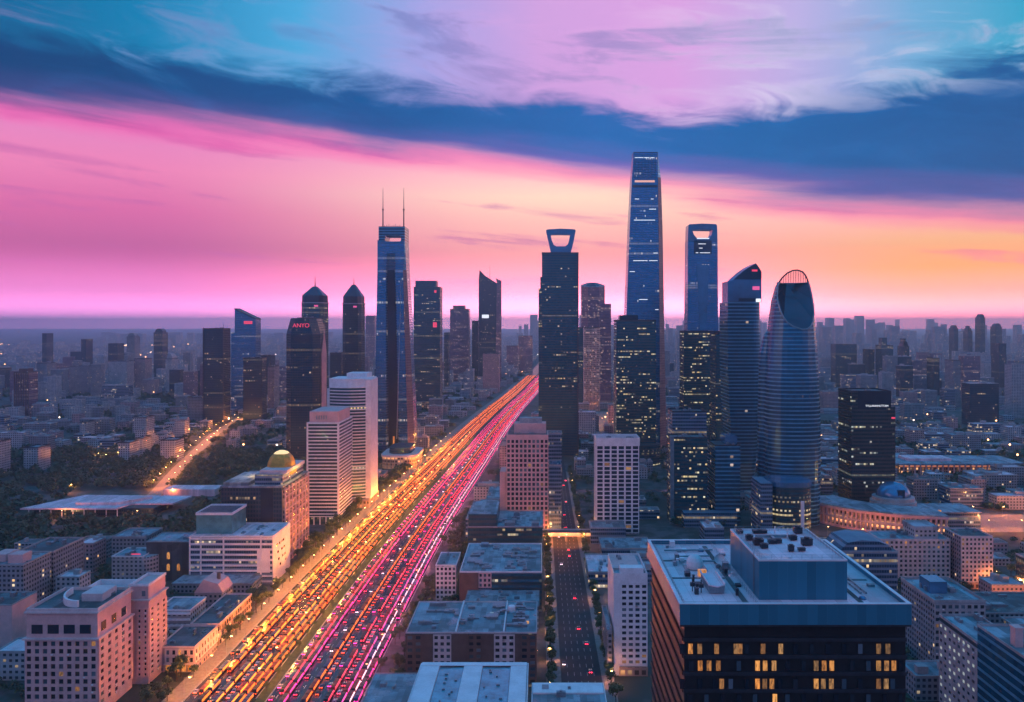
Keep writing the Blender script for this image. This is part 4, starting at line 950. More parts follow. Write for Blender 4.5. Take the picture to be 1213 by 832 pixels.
# ================================================================== near buildings with real window openings
WIN_CAP = 96
def window_wall(b, face, x0, x1, y0, y1, z0, z1, nu, nv, fu, fv, wall, glass, count, depth=.45, lit=0.0, litmat='window_lit', seed=1, name='window', stuffname='window_rows'):
    """piers and spandrels in front of the core on one face, with a pane in each opening. count: [panes already made]"""
    rnd = random.Random(seed)
    if face in ('front', 'back'): L = x1 - x0
    else: L = y1 - y0
    pw, ph = L / nu, (z1 - z0) / nv
    def P(q, a0, a1, d0, d1, za, zb):
        if face == 'front': q.box(x0 + a0, x0 + a1, y0 - d1, y0 - d0, za, zb, 0, True)
        elif face == 'right': q.box(x1 + d0, x1 + d1, y0 + a0, y0 + a1, za, zb, 0, True)
        elif face == 'left': q.box(x0 - d1, x0 - d0, y0 + a0, y0 + a1, za, zb, 0, True)
    q = M(); e = pw * (1 - fu) / 2; h = ph * (1 - fv)
    for i in range(nu + 1):
        a0 = max(0, i * pw - e); a1 = min(L, i * pw + e)
        P(q, a0, a1, 0, depth, z0, z1)
    for j in range(nv + 1):
        za = z0 + j * ph - (h * .5 if j else 0); zb = z0 + j * ph + (h * .5 if j < nv else 0)
        for i in range(nu):
            P(q, i * pw + e, (i + 1) * pw - e, 0, depth - .03, za, zb)
    q.build('window_wall', MAT[wall], b)
    for k in range(rnd.randint(5, 9) if name == 'window' and nu * nv > 20 else 0):
        i, j = rnd.randrange(nu), rnd.randrange(nv); a0 = i * pw + e + .1; zc = z0 + j * ph + h * .5
        q = M(); P(q, a0, a0 + min(1.0, pw * .4), depth, depth + .45, zc - .75, zc - .1); q.build('air_conditioner', MAT['white'], b)
    stuff = {}
    for j in range(nv - 1, -1, -1):
        for i in range(nu):
            g = litmat if rnd.random() < lit else glass
            a0, a1 = i * pw + e, (i + 1) * pw - e; za, zb = z0 + j * ph + h * .5, z0 + (j + 1) * ph - h * .5
            if count[0] < WIN_CAP:
                count[0] += 1
                q = M(); P(q, a0, a1, .02, .10, za, zb)
                q.build(name, MAT[g], b)
            else:
                s = stuff.setdefault(g, M()); P(s, a0, a1, .02, .10, za, zb)
    if stuff:
        s = M(); ml = []
        for k, (g, mm) in enumerate(stuff.items()):
            ml.append(MAT[g]); base = len(s.v); s.v += mm.v; s.f += [[base + i for i in f] for f in mm.f]; s.mi += [k] * len(mm.f)
        s.build(stuffname, ml, b, kind='stuff')

def block(name, label, cat, x0, x1, y0, y1, z, core='flat_grey', roof='roof_blue', par=1.2, plant=4, group=None, parmat='concrete', hmax=3.0):
    b = thing(name, label, cat, ((x0 + x1) / 2, y0, 0), group)
    q = M(); q.box(x0, x1, y0, y1, 0, z); q.build('wall', MAT[core], b)
    q = M(); parapet_ring(q, x0 - .2, x1 + .2, y0 - .2, y1 + .2, z + .01, par); q.build('parapet', MAT[parmat], b)
    q = M(); q.box(x0 + .25, x1 - .25, y0 + .25, y1 - .25, z + .02, z + .08); q.build('roof', MAT[roof], b)
    if plant: plant_parts(b, x0 + 1.5, x1 - 1.5, y0 + 1.5, y1 - 1.5, z + .1, plant, random.Random(int(x0 * 7 + y0)), hmax)
    claim(x0, x1, y0, y1)
    return b

# pink tower, lower left
Y = 430; x0, x1 = TX(30, Y), TX(116, Y) ; y1 = 466
b = thing('apartment_tower', 'pink stone tower with corner wings, standing nearest on the left of the motorway', 'building', ((x0 + x1) / 2, Y, 0))
zt = TZ(758, Y); za = TZ(727, Y)
part(b, 'core', 'pink_stone', lambda q: q.box(x0, x1, Y, y1, 0, zt))
c = [0]
window_wall(b, 'front', x0, x1, Y, y1, 5, zt, 9, 9, .55, .62, 'pink_stone', 'window', c, .5, .03, 'window_dim', 3)
window_wall(b, 'right', x0, x1, Y, y1, 5, zt, 5, 9, .42, .55, 'pink_stone', 'window', c, .5, .03, 'window_dim', 4)
part(b, 'cornice', 'pale_stone', lambda q: q.box(x0 - 1.1, x1 + 1.1, Y - 1.1, y1 + 1, zt + .02, zt + .9, 0, True))
part(b, 'attic', 'pink_stone', lambda q: q.box(x0 + .4, x1 - .4, Y + .4, y1 - .5, zt + .92, za))
for i in range(4):
    xa = x0 + 3 + i * 8.2
    part(b, 'attic_window', 'dark_glass', lambda q: q.box(xa, xa + 5.6, Y + .2, Y + .45, zt + 3, zt + 7.5))
for i in range(3):
    ya = Y + 4 + i * 10.5
    part(b, 'attic_window', 'dark_glass', lambda q: q.box(x1 - .45, x1 - .2, ya, ya + 4.6, zt + 3, zt + 7.5))
part(b, 'cornice', 'pale_stone', lambda q: q.box(x0 - .5, x1 + .5, Y - .5, y1 + .4, za + .02, za + .8, 0, True))
part(b, 'roof', 'roof_dark', lambda q: q.box(x0 + 1, x1 - 1, Y + 1, y1 - 1, za + .82, za + .95))
part(b, 'roof_parapet', 'pale_stone', lambda q: parapet_ring(q, x0 + .3, x1 - .3, Y + .3, y1 - .3, za + .83, 1.7, .5))
part(b, 'curved_screen', 'white', lambda q: q.loft([([(x0 + 8 + 15 * (1 - math.cos(R(a))), Y + 28 - 22 * math.sin(R(a))) for a in range(0, 95, 10)] + [(x0 + 8.5 + 15 * (1 - math.cos(R(a))), Y + 28.5 - 22 * math.sin(R(a)) + .6) for a in range(90, -5, -10)], za + 1), ([(x0 + 8 + 15 * (1 - math.cos(R(a))), Y + 28 - 22 * math.sin(R(a))) for a in range(0, 95, 10)] + [(x0 + 8.5 + 15 * (1 - math.cos(R(a))), Y + 28.5 - 22 * math.sin(R(a)) + .6) for a in range(90, -5, -10)], za + 4.5)]))
part(b, 'roof_house', 'pale_stone', lambda q: q.box(x0 + 20, x1 - 6, Y + 16, y1 - 5, za + .96, za + 5))
plant_parts(b, x0 + 4, x1 - 4, Y + 4, y1 - 4, za + .96, 6, random.Random(3), 2.4)
# rear wing
wx0, wx1, wy0, wy1 = x1 - 4, -218.0, 470, 492; zw = TZ(712, 470)
part(b, 'wing_core', 'pink_stone', lambda q: q.box(wx0, wx1, wy0, wy1, 0, zw))
window_wall(b, 'front', wx0 + 4.6, wx1, wy0, wy1, 4, zw - 4, 2, 13, .34, .5, 'pink_stone', 'window', c, .45, .05, 'window_dim', 5)
window_wall(b, 'right', wx0, wx1, wy0, wy1, 4, zw - 4, 3, 13, .38, .52, 'pink_stone', 'window', c, .45, .03, 'window_dim', 6)
part(b, 'cornice', 'pale_stone', lambda q: q.box(wx0 - .8, wx1 + 1.1, wy0 - 1, wy1 + .8, zw + .02, zw + .8, 0, True))
part(b, 'attic', 'pink_stone', lambda q: q.box(wx0 + 1, wx1 - .4, wy0 + .4, wy1 - .4, zw + .82, zw + 8))
part(b, 'attic_window', 'window', lambda q: q.box(wx1 - 4, wx1 - 2, wy0 + .25, wy0 + .38, zw + 2.5, zw + 5.5))
part(b, 'roof_parapet', 'white', lambda q: parapet_ring(q, wx0 + .6, wx1, wy0, wy1, zw + 8.02, 1.4))
part(b, 'link_bridge', 'pale_stone', lambda q: q.box(x0 + 6, wx0 - .1, y1 + .1, wy1, 0, zw + 2))
part(b, 'roof_parapet', 'white', lambda q: parapet_ring(q, x0 + 6, wx0 - .1, y1 + 1.2, wy1, zw + 2.02, 3.5, .6))
claim(x0, wx1, Y, wy1)

# big flat roof, lower right
X0, X1, Y0, Y1, ZR = 29.7, 79.2, 180.0, 234.0, 139.4
b = thing('flat_roof_building', 'big dark office block with a white flat roof and lit windows, nearest of all', 'building', ((X0 + X1) / 2, Y0, 0))
part(b, 'body', 'dark_cladding' if 'dark_cladding' in MAT else plain('dark_cladding', (.018, .022, .028), .45, .2, .15, .4), lambda q: q.box(X0 + 1.2, X1 - .8, Y0 + 1.2, Y1 - 1, 0, 136))
part(b, 'roof', 'roof_sky_tinted', lambda q: q.box(X0 + .6, X1 - .6, Y0 + .6, Y1 - .6, 136.05, ZR))
clad = facade('ribbed_cladding', (.045, .27, .38), (.035, .23, .34), 2.1, 40, .965, 2, 0, 0, power=0, metal=.25, rough=.4, wrough=.5, jitter=.02)
part(b, 'roof_band', clad, lambda q: q.box(X0, X1, Y0, Y0 + .58, 136.02, 140.4))
part(b, 'roof_band', clad, lambda q: q.box(X0, X1, Y1 - .58, Y1, 136.02, 140.4))
part(b, 'roof_band', clad, lambda q: (q.box(X0, X0 + .58, Y0 + .585, Y1 - .585, 136.02, 140.4),))
part(b, 'roof_band', clad, lambda q: (q.box(X1 - .58, X1, Y0 + .585, Y1 - .585, 136.02, 140.4),))
part(b, 'coping', 'white', lambda q: parapet_ring(q, X0 - .06, X1 + .06, Y0 - .06, Y1 + .06, 140.41, .14, .8))
part(b, 'band_soffit', 'dark_steel', lambda q: q.box(X0 + .05, X1 - .05, Y0 + .05, Y1 - .05, 135.6, 136.0, 0, True))
# floors of recessed windows on the front, most dark, some lit
fl = M()
for j in range(36):
    z = 132.9 - 3.65 * j
    fl.box(X0 + 1.0, X1 - .7, Y0 + .75, Y0 + 1.18, z - .75, z, 0, True)
    fl.box(X0 + .75, X0 + 1.18, Y0 + 1.2, Y1 - 1, z - .75, z, 1, True)
fl.build('floor_edge', [MAT['dark_steel'], plain('shaded_edge', (.006, .008, .012), .6, .0, .15, .3)], b)  # left edges: blacker copy, shade put into the colour against road glow
def fx(p): return (p - 640) * (Y0 + 1) / 1000
litw = []
for row, py in ((0, 769), (1, 789), (2, 810.5), (3, 828.5)):
    z = 200 - (py - 385) * (Y0 + 1) / 1000
    pat = {0: [(818, 'l'), (829, 'd'), (849, 'd'), (872, 'd'), (877, 'd'), (904, 'd'), (925, 'd'), (1041, 'd'), (1052, 'd')],
           1: [(819, 'k'), (829.5, 'l'), (840, 'l'), (851, 'l'), (897.5, 'l'), (906.5, 'l'), (917, 'd'), (967, 'd'), (976.5, 'l'), (985.5, 'l'), (1041, 'l'), (1050.5, 'd'), (1059, 'l')],
           2: [(829, 'k'), (855, 'd'), (897.5, 'l'), (906, 'd'), (914.5, 'l'), (924, 'k'), (967, 'l'), (975.5, 'd'), (985, 'd'), (1041, 'd'), (1050, 'd')],
           3: [(918, 'l'), (1067, 'k')]}[row]
    for p, kd in pat: litw.append((p, z, kd))
for i in range(28):
    for row, py in ((0, 769), (1, 789), (2, 810.5), (3, 828.5)):
        p = 808 + i * 9.6
        if all(abs(p - a) > 7 or abs(200 - (py - 385) * .181 - zz_) > 1 for a, zz_, _ in litw) and (i + row) % 2 == 0:
            litw.append((p, 200 - (py - 385) * .181, 'n'))
litw = litw[:98]
for p, z, kd in litw:
    q = M(); q.box(fx(p - 2.6), fx(p + 2.6), Y0 + 1.0, Y0 + 1.19, z - 1.05, z + 1.05)
    q.build('window', MAT[{'l': 'window_lit', 'd': 'window_dim', 'k': 'window', 'n': 'window'}[kd]], b)
# penthouse on the roof
px0, px1, py0, py1, pz = 48.2, 67.6, 186.0, 214.0, 147.9
part(b, 'penthouse', clad, lambda q: q.box(px0, px1, py0, py1, ZR + .02, pz))
part(b, 'penthouse_roof', 'roof_sky_tinted', lambda q: q.box(px0 + .3, px1 - .3, py0 + .3, py1 - .3, pz + .01, pz + .1))
part(b, 'penthouse_coping', 'white', lambda q: parapet_ring(q, px0 - .06, px1 + .06, py0 - .06, py1 + .06, pz + .011, .4, .28))
def unit(b, nm, mat, x, y, z, sx, sy, sz): part(b, nm, mat, lambda q: q.box(x, x + sx, y, y + sy, z, z + sz))
for x, y, sx, sy, sz in ((49.6, 203, 1.6, 1.4, 1.5), (50.4, 198.6, 2.2, 2.0, 1.7), (51.3, 195.8, 1.6, 1.5, 1.2), (54.2, 200, 1.7, 1.5, 1.0), (55.9, 200.4, 1.5, 1.4, 1.1), (56.9, 193, 1.2, 1.2, 1.7), (59.2, 193.4, 1.6, 1.0, .9), (61.6, 198.2, 2.4, 1.6, 2.0), (60.2, 203, 1.6, 1.6, 1.3), (63.3, 209.5, 1.8, 2.2, 1.9), (53, 209.8, 3.4, 1.6, 1.0), (49.2, 209.6, 1.2, 2.8, .9)):
    part(b, 'air_handler', 'dark_steel', lambda q: (q.box(x, x + sx, y, y + sy, pz + .3, pz + .1 + sz * .8), q.box(x - .1, x + sx + .1, y - .1, y + sy + .1, pz + .12 + sz * .8, pz + .2 + sz * .8), q.tube((x + sx / 2, y + sy / 2, pz + .2 + sz * .8), (x + sx / 2, y + sy / 2, pz + .1 + sz), min(sx, sy) * .38, None, 10), q.box(x + .1, x + .25, y + .1, y + .25, pz + .1, pz + .32), q.box(x + sx - .25, x + sx - .1, y + sy - .25, y + sy - .1, pz + .1, pz + .32)))
part(b, 'duct', 'steel', lambda q: (q.box(52.5, 62.5, 205.6, 206.3, pz + .3, pz + .9), q.box(56, 56.6, 201, 205.55, pz + .3, pz + .8)))
for x, y in ((57.6, 207.4), (60, 205)):
    part(b, 'flue', 'white', lambda q: q.tube((x, y, pz + .1), (x, y, pz + 2.6), .16, None, 8))
# equipment on the lower left part of the roof
part(b, 'cooling_drum', 'white', lambda q: q.lathe(38.4, 210, [(1.9, ZR + .2), (2.05, ZR + 1.0), (2.0, ZR + 2.0), (1.6, ZR + 2.8), (.9, ZR + 3.3), (.25, ZR + 3.5)], 24))
part(b, 'cooling_base', 'steel', lambda q: q.box(35.8, 41.2, 207.6, 212.6, ZR + .02, ZR + .2))
unit(b, 'warm_lit_hatch', 'window_lit', 38.1, 203.2, ZR + .02, 1.9, 1.2, 1.5)
part(b, 'boat_shaped_skylight', 'steel', lambda q: q.plate([(x, z) for x, z in ((38.1, ZR + .1), (41.4, ZR + .1), (41.6, ZR + 1.7), (37.9, ZR + 1.7))], 190.2, 199.6))
part(b, 'skylight_top', 'roof_sky_tinted', lambda q: q.prism([(38.0, 190.4), (39.8, 189.2), (41.5, 190.4), (41.5, 199.4), (38.0, 199.4)], ZR + 1.72, ZR + 1.95))
part(b, 'skylight_rail', 'white', lambda q: (q.box(37.8, 38.0, 190, 200, ZR + 1.96, ZR + 2.5), q.box(41.5, 41.7, 190, 200, ZR + 1.96, ZR + 2.5)))
rnd = random.Random(21)
for i in range(26):
    x, y = rnd.uniform(32.5, 46.5), rnd.uniform(188, 231); s = rnd.uniform(.4, 1.3); h = rnd.uniform(.4, 1.8)
    if 36 < x < 43 and 188 < y < 214: continue
    part(b, rnd.choice(('roof_vent', 'air_handler', 'pipe_stub')), rnd.choice(('steel', 'dark_steel', 'white')), lambda q: (q.box(x, x + s, y, y + s * 1.3, ZR + .02, ZR + h), q.box(x - .08, x + s + .08, y - .08, y + s * 1.3 + .08, ZR + h + .01, ZR + h + .1)))
for x, y, L in ((34, 214, 11), (35, 219, 9), (33, 225, 13)):
    part(b, 'pipe_run', 'steel', lambda q: q.tube((x, y, ZR + .5), (x + L, y + .6, ZR + .5), .22, None, 8))
for x, y in ((34.6, 192), (36.4, 191)):
    part(b, 'mast', 'dark_steel', lambda q: (q.tube((x, y, ZR), (x, y, ZR + 3), .12, None, 6), q.box(x - .5, x + .5, y - .4, y + .4, ZR + 1.2, ZR + 2.0)))
part(b, 'maintenance_crane', 'steel', lambda q: (q.tube((58, 226, ZR), (58, 226, ZR + 5), .3, None, 8), q.tube((58, 226, ZR + 4.6), (66, 229, ZR + 6), .2, None, 8), q.box(56.8, 58.6, 225.2, 226.8, ZR + .1, ZR + 2)))
claim(X0, X1, Y0, Y1)
def rail(q, x0, x1, y0, y1, z, h=1.1):
    for (xa, ya), (xb, yb) in zip([(x0, y0), (x1, y0), (x1, y1), (x0, y1)], [(x1, y0), (x1, y1), (x0, y1), (x0, y0)]):
        for hh in (h * .55, h): q.tube((xa, ya, z + hh), (xb, yb, z + hh), .035, None, 5)
        n = max(2, int(math.hypot(xb - xa, yb - ya) / 2))
        for i in range(n): q.tube((xa + (xb - xa) * i / n, ya + (yb - ya) * i / n, z), (xa + (xb - xa) * i / n, ya + (yb - ya) * i / n, z + h), .035, None, 5)
part(b, 'guard_rail', 'steel', lambda q: rail(q, px0 + .8, px1 - .8, py0 + .8, py1 - .8, pz + .1))
part(b, 'guard_rail', 'steel', lambda q: rail(q, X0 + 1.3, 46.8, Y0 + 1.3, Y1 - 1.3, ZR + .01))
for xa, xb, ya, yb in ((44.2, 45.4, 184, 231), (31.5, 44.1, 201.4, 202.4), (31.5, 44.1, 216.2, 217.2), (69.5, 70.6, 184, 231), (70.7, 77.5, 200, 201), (70.7, 77.5, 216, 217)):
    part(b, 'walkway_mat', 'roof_dark', lambda q: q.box(xa, xb, ya, yb, ZR + .012, ZR + .07))
for xa, ya, L in ((72, 190, 20), (73.2, 190, 20), (74.4, 206, 18)):
    part(b, 'cable_tray', 'steel', lambda q: (q.box(xa, xa + .35, ya, ya + L, ZR + .3, ZR + .42), [q.box(xa, xa + .35, ya + k * 3.3, ya + k * 3.3 + .15, ZR + .01, ZR + .3) for k in range(int(L / 3.3))]))
for k, (xa, ya) in enumerate(((72.2, 222), (74.6, 224), (71.2, 186.5), (75.8, 195), (76, 212), (47, 221), (43, 226))):
    part(b, ('skylight_dome', 'roof_hatch')[k % 2], ('blue_glass', 'steel')[k % 2], lambda q: q.lathe(xa, ya, [(.8, ZR + .01), (.8, ZR + .35), (.6, ZR + .6), (.25, ZR + .75)], 14) if k % 2 == 0 else q.box(xa, xa + 1.5, ya, ya + 1.2, ZR + .01, ZR + .6))
part(b, 'satellite_dish', 'white', lambda q: (q.tube((44.9, 212, ZR), (44.9, 212, ZR + 1.4), .12, None, 8), q.loft([([(44.9 + r_ * math.cos(R(a)), 212 - dy_ + .3 * r_ * math.sin(R(a))) for a in range(0, 360, 24)], [ZR + 1.9 + .9 * r_ * math.sin(R(a)) for a in range(0, 360, 24)]) for r_, dy_ in ((1.3, .5), (.8, .1), (.2, -.1))])))
part(b, 'access_ladder', 'steel', lambda q: [q.box(px0 - .12, px0 - .04, 190 + .5 * 0, 190.6, ZR + .3 + k * .45, ZR + .36 + k * .45) for k in range(18)] + [q.box(px0 - .14, px0 - .06, yy, yy + .06, ZR + .02, pz + .9) for yy in (189.94, 190.6)])

# pink lattice office tower beside the motorway
Y = 800; x0, x1 = -32.0, 7.6; zt = TZ(516.5, Y); D = 32
b = thing('pink_office_tower', 'square pink tower with a dense grid of deep windows and a penthouse', 'building', ((x0 + x1) / 2, Y, 0))
part(b, 'core', 'lattice_pale', lambda q: q.box(x0, x1, Y, Y + D, 0, zt))
c = [0]
window_wall(b, 'front', x0, x1, Y, Y + D, 6, zt - 3, 10, 19, .62, .66, 'pink_stone', 'window', c, .8, .012, 'window_dim', 8)
part(b, 'plinth', 'pink_stone', lambda q: q.box(x0 - .85, x1 + .02, Y - .85, Y + .5, 0, 5.95))
part(b, 'top_band', 'pink_stone', lambda q: q.box(x0, x1, Y - .8, Y + D, zt - 2.95, zt + 1.2))
part(b, 'roof', 'roof_dark', lambda q: q.box(x0 + 1, x1 - 1, Y, Y + D - 1, zt + 1.22, zt + 1.3))
part(b, 'penthouse', 'pink_stone', lambda q: q.box(x0 + 7, x1 - 2, Y + 8, Y + D - 6, zt + 1.31, TZ(503, Y)))
part(b, 'penthouse', 'concrete', lambda q: q.box(x0 + 12, x1 - 6, Y + 12, Y + D - 9, TZ(503, Y) + .01, TZ(497, Y)))
plant_parts(b, x0 + 2, x1 - 2, Y + 1, Y + 7, zt + 1.31, 4, random.Random(4), 2)
part(b, 'side_annex', 'pink_stone', lambda q: q.box(x0 - 6.5, x0 - .9, Y + 4, Y + D, 0, TZ(560, Y)))
claim(x0 - 7, x1, Y, Y + D)
block('office_block', 'plain grey slab half hidden by the pink window grid tower', 'building', 8.0, 22.0, 868, 890, TZ(514, 870), 'office_blue', 'roof_dark', plant=2)
block('office_block', 'small teal block with blue glass roof right of pink window grid tower', 'building', 8.4, 20.0, 806, 836, TZ(552, 806), 'office_blue', 'blue_glass', plant=2)

# white grid tower
Y = 806; x0, x1 = TX(706.5, Y), TX(757, Y); D = 28; zt = TZ(528, Y)
b = thing('white_grid_tower', 'white framed grid tower with square blue windows, right of the avenue', 'building', ((x0 + x1) / 2, Y, 0))
part(b, 'core', 'flat_pale', lambda q: q.box(x0, x1, Y, Y + D, 0, zt))
c = [0]
window_wall(b, 'front', x0, x1, Y, Y + D, 1.5, zt, 6, 21, .76, .74, 'white', 'dark_glass', c, .6, .025, 'window_dim', 9)
window_wall(b, 'left', x0, x1, Y, Y + D, 1.5, zt, 3, 21, .7, .7, 'white', 'dark_glass', c, .6, .02, 'window_dim', 10)
part(b, 'parapet', 'white', lambda q: parapet_ring(q, x0 - .6, x1 + .6, Y - .6, Y + D, zt + .02, 7.5, .6))
part(b, 'roof', 'roof_blue', lambda q: q.box(x0 + .1, x1 - .1, Y + .1, Y + D - .7, zt + .03, zt + 3))
plant_parts(b, x0 + 2, x1 - 2, Y + 3, Y + D - 3, zt + 3.02, 9, random.Random(14), 5.2)
claim(x0, x1, Y, Y + D)

# white windowed block beside the big roof
Y = 482; x0, x1 = TX(727, Y), TX(767, Y); zt = TZ(683, Y); D = 42
b = thing('white_hotel', 'slim white hotel block with paired windows left of the big flat roof', 'building', ((x0 + x1) / 2, Y, 0))
part(b, 'core', 'white', lambda q: q.box(x0, x1, Y, Y + D, 0, zt))
c = [0]
window_wall(b, 'front', x0 + 4, x1, Y, Y + D, 6, zt - 4, 4, 14, .62, .52, 'white', 'window', c, .35, .05, 'window_dim', 12)
part(b, 'blank_pier', 'white', lambda q: q.box(x0 - .02, x0 + 3.98, Y - .4, Y - .01, 0, zt + .5))
part(b, 'top_wall', 'white', lambda q: q.box(x0, x1, Y - .36, Y, zt - 3.95, zt + 2))
part(b, 'roof', 'roof_blue', lambda q: q.box(x0 + .5, x1 - .5, Y + .5, Y + D - .5, zt + .01, zt + .2))
part(b, 'roof_house', 'white', lambda q: q.box(x0 + 4, x1 - 2, Y + 2, Y + 9, zt + .21, zt + 4.2))
part(b, 'parapet', 'white', lambda q: parapet_ring(q, x0, x1, Y, Y + D, zt + .21, 1.6, .35))
part(b, 'rear_block', 'pink_stone', lambda q: q.box(x0 + .5, x1 - 3, Y + 12, Y + D - 1, zt + .22, TZ(673, Y + 12)))
part(b, 'lit_entrance', 'shop_lit', lambda q: q.box(x0 + 3, x1, Y - 1.6, Y - .5, 0, 5.2))
plant_parts(b, x0 + 2, x1 - 3, Y + 13, Y + D - 3, TZ(673, Y + 12) + .01, 4, random.Random(6), 2)
claim(x0, x1, Y, Y + D)
block('low_office', 'low dark block with blue roof squeezed between avenue and white hotel', 'building', 38, 40.6, 478, 520, 26, 'flat_grey', plant=1)
block('low_office', 'flat roofed teal block behind the white hotel beside the avenue', 'building', TX(697, 640), TX(727, 640), 640, 690, TZ(679, 640), 'office_blue', 'roof_sky_tinted', plant=5)
block('low_office', 'long low block with blue roof between white grid tower and big roof', 'building', TX(712, 730), 96, 722, 760, TZ(648, 730), 'office_blue', 'roof_blue', plant=7)
block('low_office', 'low blue roofed annex in front of the white grid tower', 'building', 46, 78, 770, 798, 14, 'office_blue', 'roof_blue', plant=4)

# blocks between motorway and avenue
b = block('brick_block', 'dark brick block with pale window bays and three roof sections beside the motorway', 'building', -74, -2, 465, 517, 30, 'tower_dark', 'roof_blue', .8, 26, None, 'pale_stone', 2.0)
c = [0]
for i, (xa, xb, wm) in enumerate(((-74, -65, 'brown_brick'), (-59, -49, 'pale_stone'), (-40, -32, 'brown_brick'), (-25.5, -14, 'pale_stone'), (-11, -2, 'brown_brick'))):
    window_wall(b, 'front', xa, xb, 465, 517, 2, 29.5, 3 if wm == 'pale_stone' else 2, 8, .58, .55, wm, 'window', c, .5, .03, 'window_dim', 30 + i)
for xa, xb in ((-65, -59), (-49, -40), (-32, -25.5), (-14, -11)):
    part(b, 'brick_bay', 'brown_brick', lambda q: q.box(xa + .05, xb - .05, 464.3, 464.98, 0, 29.8))
for xa in (-47, -20.5):
    part(b, 'roof_divider', 'white', lambda q: q.box(xa, xa + .7, 465.3, 516.6, 30.1, 31.4))
part(b, 'roof_tank', 'white', lambda q: q.lathe(-17, 500, [(2.2, 30.1), (2.2, 33.2), (1.8, 33.7), (.3, 34)], 18))
part(b, 'cool_skylight', 'window_cool', lambda q: q.box(-29.5, -27.5, 495, 497, 30.1, 30.8))
part(b, 'warm_lit_hatch', 'window_lit', lambda q: q.box(-8, -6.5, 480, 481.5, 30.1, 31.2))
b = block('glass_roof_block', 'block with white roof bands and turquoise skylights at the lower edge', 'building', -49, -5, 288, 348, 60, 'office_blue', 'roof_blue', .5, 0, None, 'white')
for xa, xb in ((-48.5, -41), (-31, -23.5), (-12, -5.5)):
    part(b, 'roof_band', 'white', lambda q: q.box(xa, xb, 288.6, 347.4, 60.1, 61.0))
part(b, 'roof_band', 'white', lambda q: q.box(-48.5, -5.5, 344, 347.4, 61.02, 61.2))
for xa, xb in ((-40.8, -31.2), (-23.3, -12.2)):
    part(b, 'skylight', plain('turquoise_glass', (.10, .42, .50), .2, .3, .2, .5) if 'turq' not in MAT else 'turq', lambda q: q.box(xa, xb, 289, 343.8, 60.1, 60.5))
for k in range(16):
    rnd = random.Random(k * 5 + 1); xa = rnd.choice((-39, -36, -22, -18)) + rnd.uniform(0, 3)
    part(b, 'roof_vent', 'steel', lambda q: q.box(xa, xa + rnd.uniform(.4, 1.4), 310 + k * 2.0, 310.8 + k * 2.0, 60.52, 61.1))
b = block('low_office', 'low white topped block at the lower edge across the avenue end', 'building', -4, 31.5, 380, 423, 20, 'office_blue', 'roof_blue', .6, 5, None, 'white')
part(b, 'roof_band', 'white', lambda q: q.box(-3.6, 31, 411, 422.6, 20.1, 20.9))
block('low_office', 'plain blue roofed block between motorway and the skylight block', 'building', TX(440, 430), TX(500, 430), 400, 440, 18, 'office_blue', 'roof_blue', .6, 2)
b = block('office_block', 'mid size block with pale roof rim behind the brick block', 'building', -56, 1.0, 588, 664, 27.4, 'office_blue', 'roof_blue', 1.0, 26, None, 'white', 2.4)
c = [0]
part(b, 'brick_bay', 'brown_brick', lambda q: q.box(-56.3, -43, 587, 587.97, 0, 27.3))
window_wall(b, 'front', -43, -34, 588, 664, 17, 27.3, 3, 3, .55, .6, 'pink_stone', 'window', c, .5, .1, 'window_dim', 41)
part(b, 'glass_front', 'tower_teal', lambda q: q.box(-33.8, 1, 587.3, 587.96, 2, 26.6))
part(b, 'lower_wing', 'office_blue', lambda q: q.box(-50, -1, 555, 586.9, 0, 15))
part(b, 'wing_roof', 'roof_blue', lambda q: q.box(-50.4, -.6, 554.6, 586.95, 15.01, 15.6))
plant_parts(b, -48, -4, 557, 584, 15.62, 8, random.Random(19), 2.4)
b = block('office_block', 'dark teal stepped glass block at the foot of pink window grid tower', 'building', -60, 2, 700, 760, 32, 'tower_teal', 'roof_blue', .8, 8)
part(b, 'upper_stage', 'tower_teal', lambda q: q.box(-60, -36, 704, 756, 32.1, 42))
part(b, 'stage_roof', 'roof_blue', lambda q: q.box(-59.6, -36.4, 704.4, 755.6, 42.02, 42.2))
b = block('white_block', 'small white block with square windows squeezed beside the motorway', 'building', -75, -60.5, 606, 640, 27, 'flat_pale', 'roof_blue', .8, 3, None, 'white')
c = [0]; window_wall(b, 'front', -75, -60.5, 606, 640, 3, 26.5, 5, 7, .6, .6, 'white', 'window', c, .35, .04, 'window_dim', 43)
block('low_office', 'teal roofed low block between motorway and stepped glass block', 'building', -68, -62, 770, 830, 22, 'office_blue', 'roof_blue', .7, 3)
block('low_office', 'long teal roofed block left of the pink window grid tower', 'building', -60, -42, 790, 850, 24, 'office_blue', 'roof_blue', .7, 5)
block('low_office', 'narrow teal roofed block behind the long teal roofed one', 'building', -56, -42, 870, 940, 20, 'office_blue', 'roof_blue', .7, 3)
block('low_office', 'dark low block wedged between brick block and pale rimmed block', 'building', -70, -52, 528, 552, 16, 'tower_dark', 'roof_dark', .6, 4)

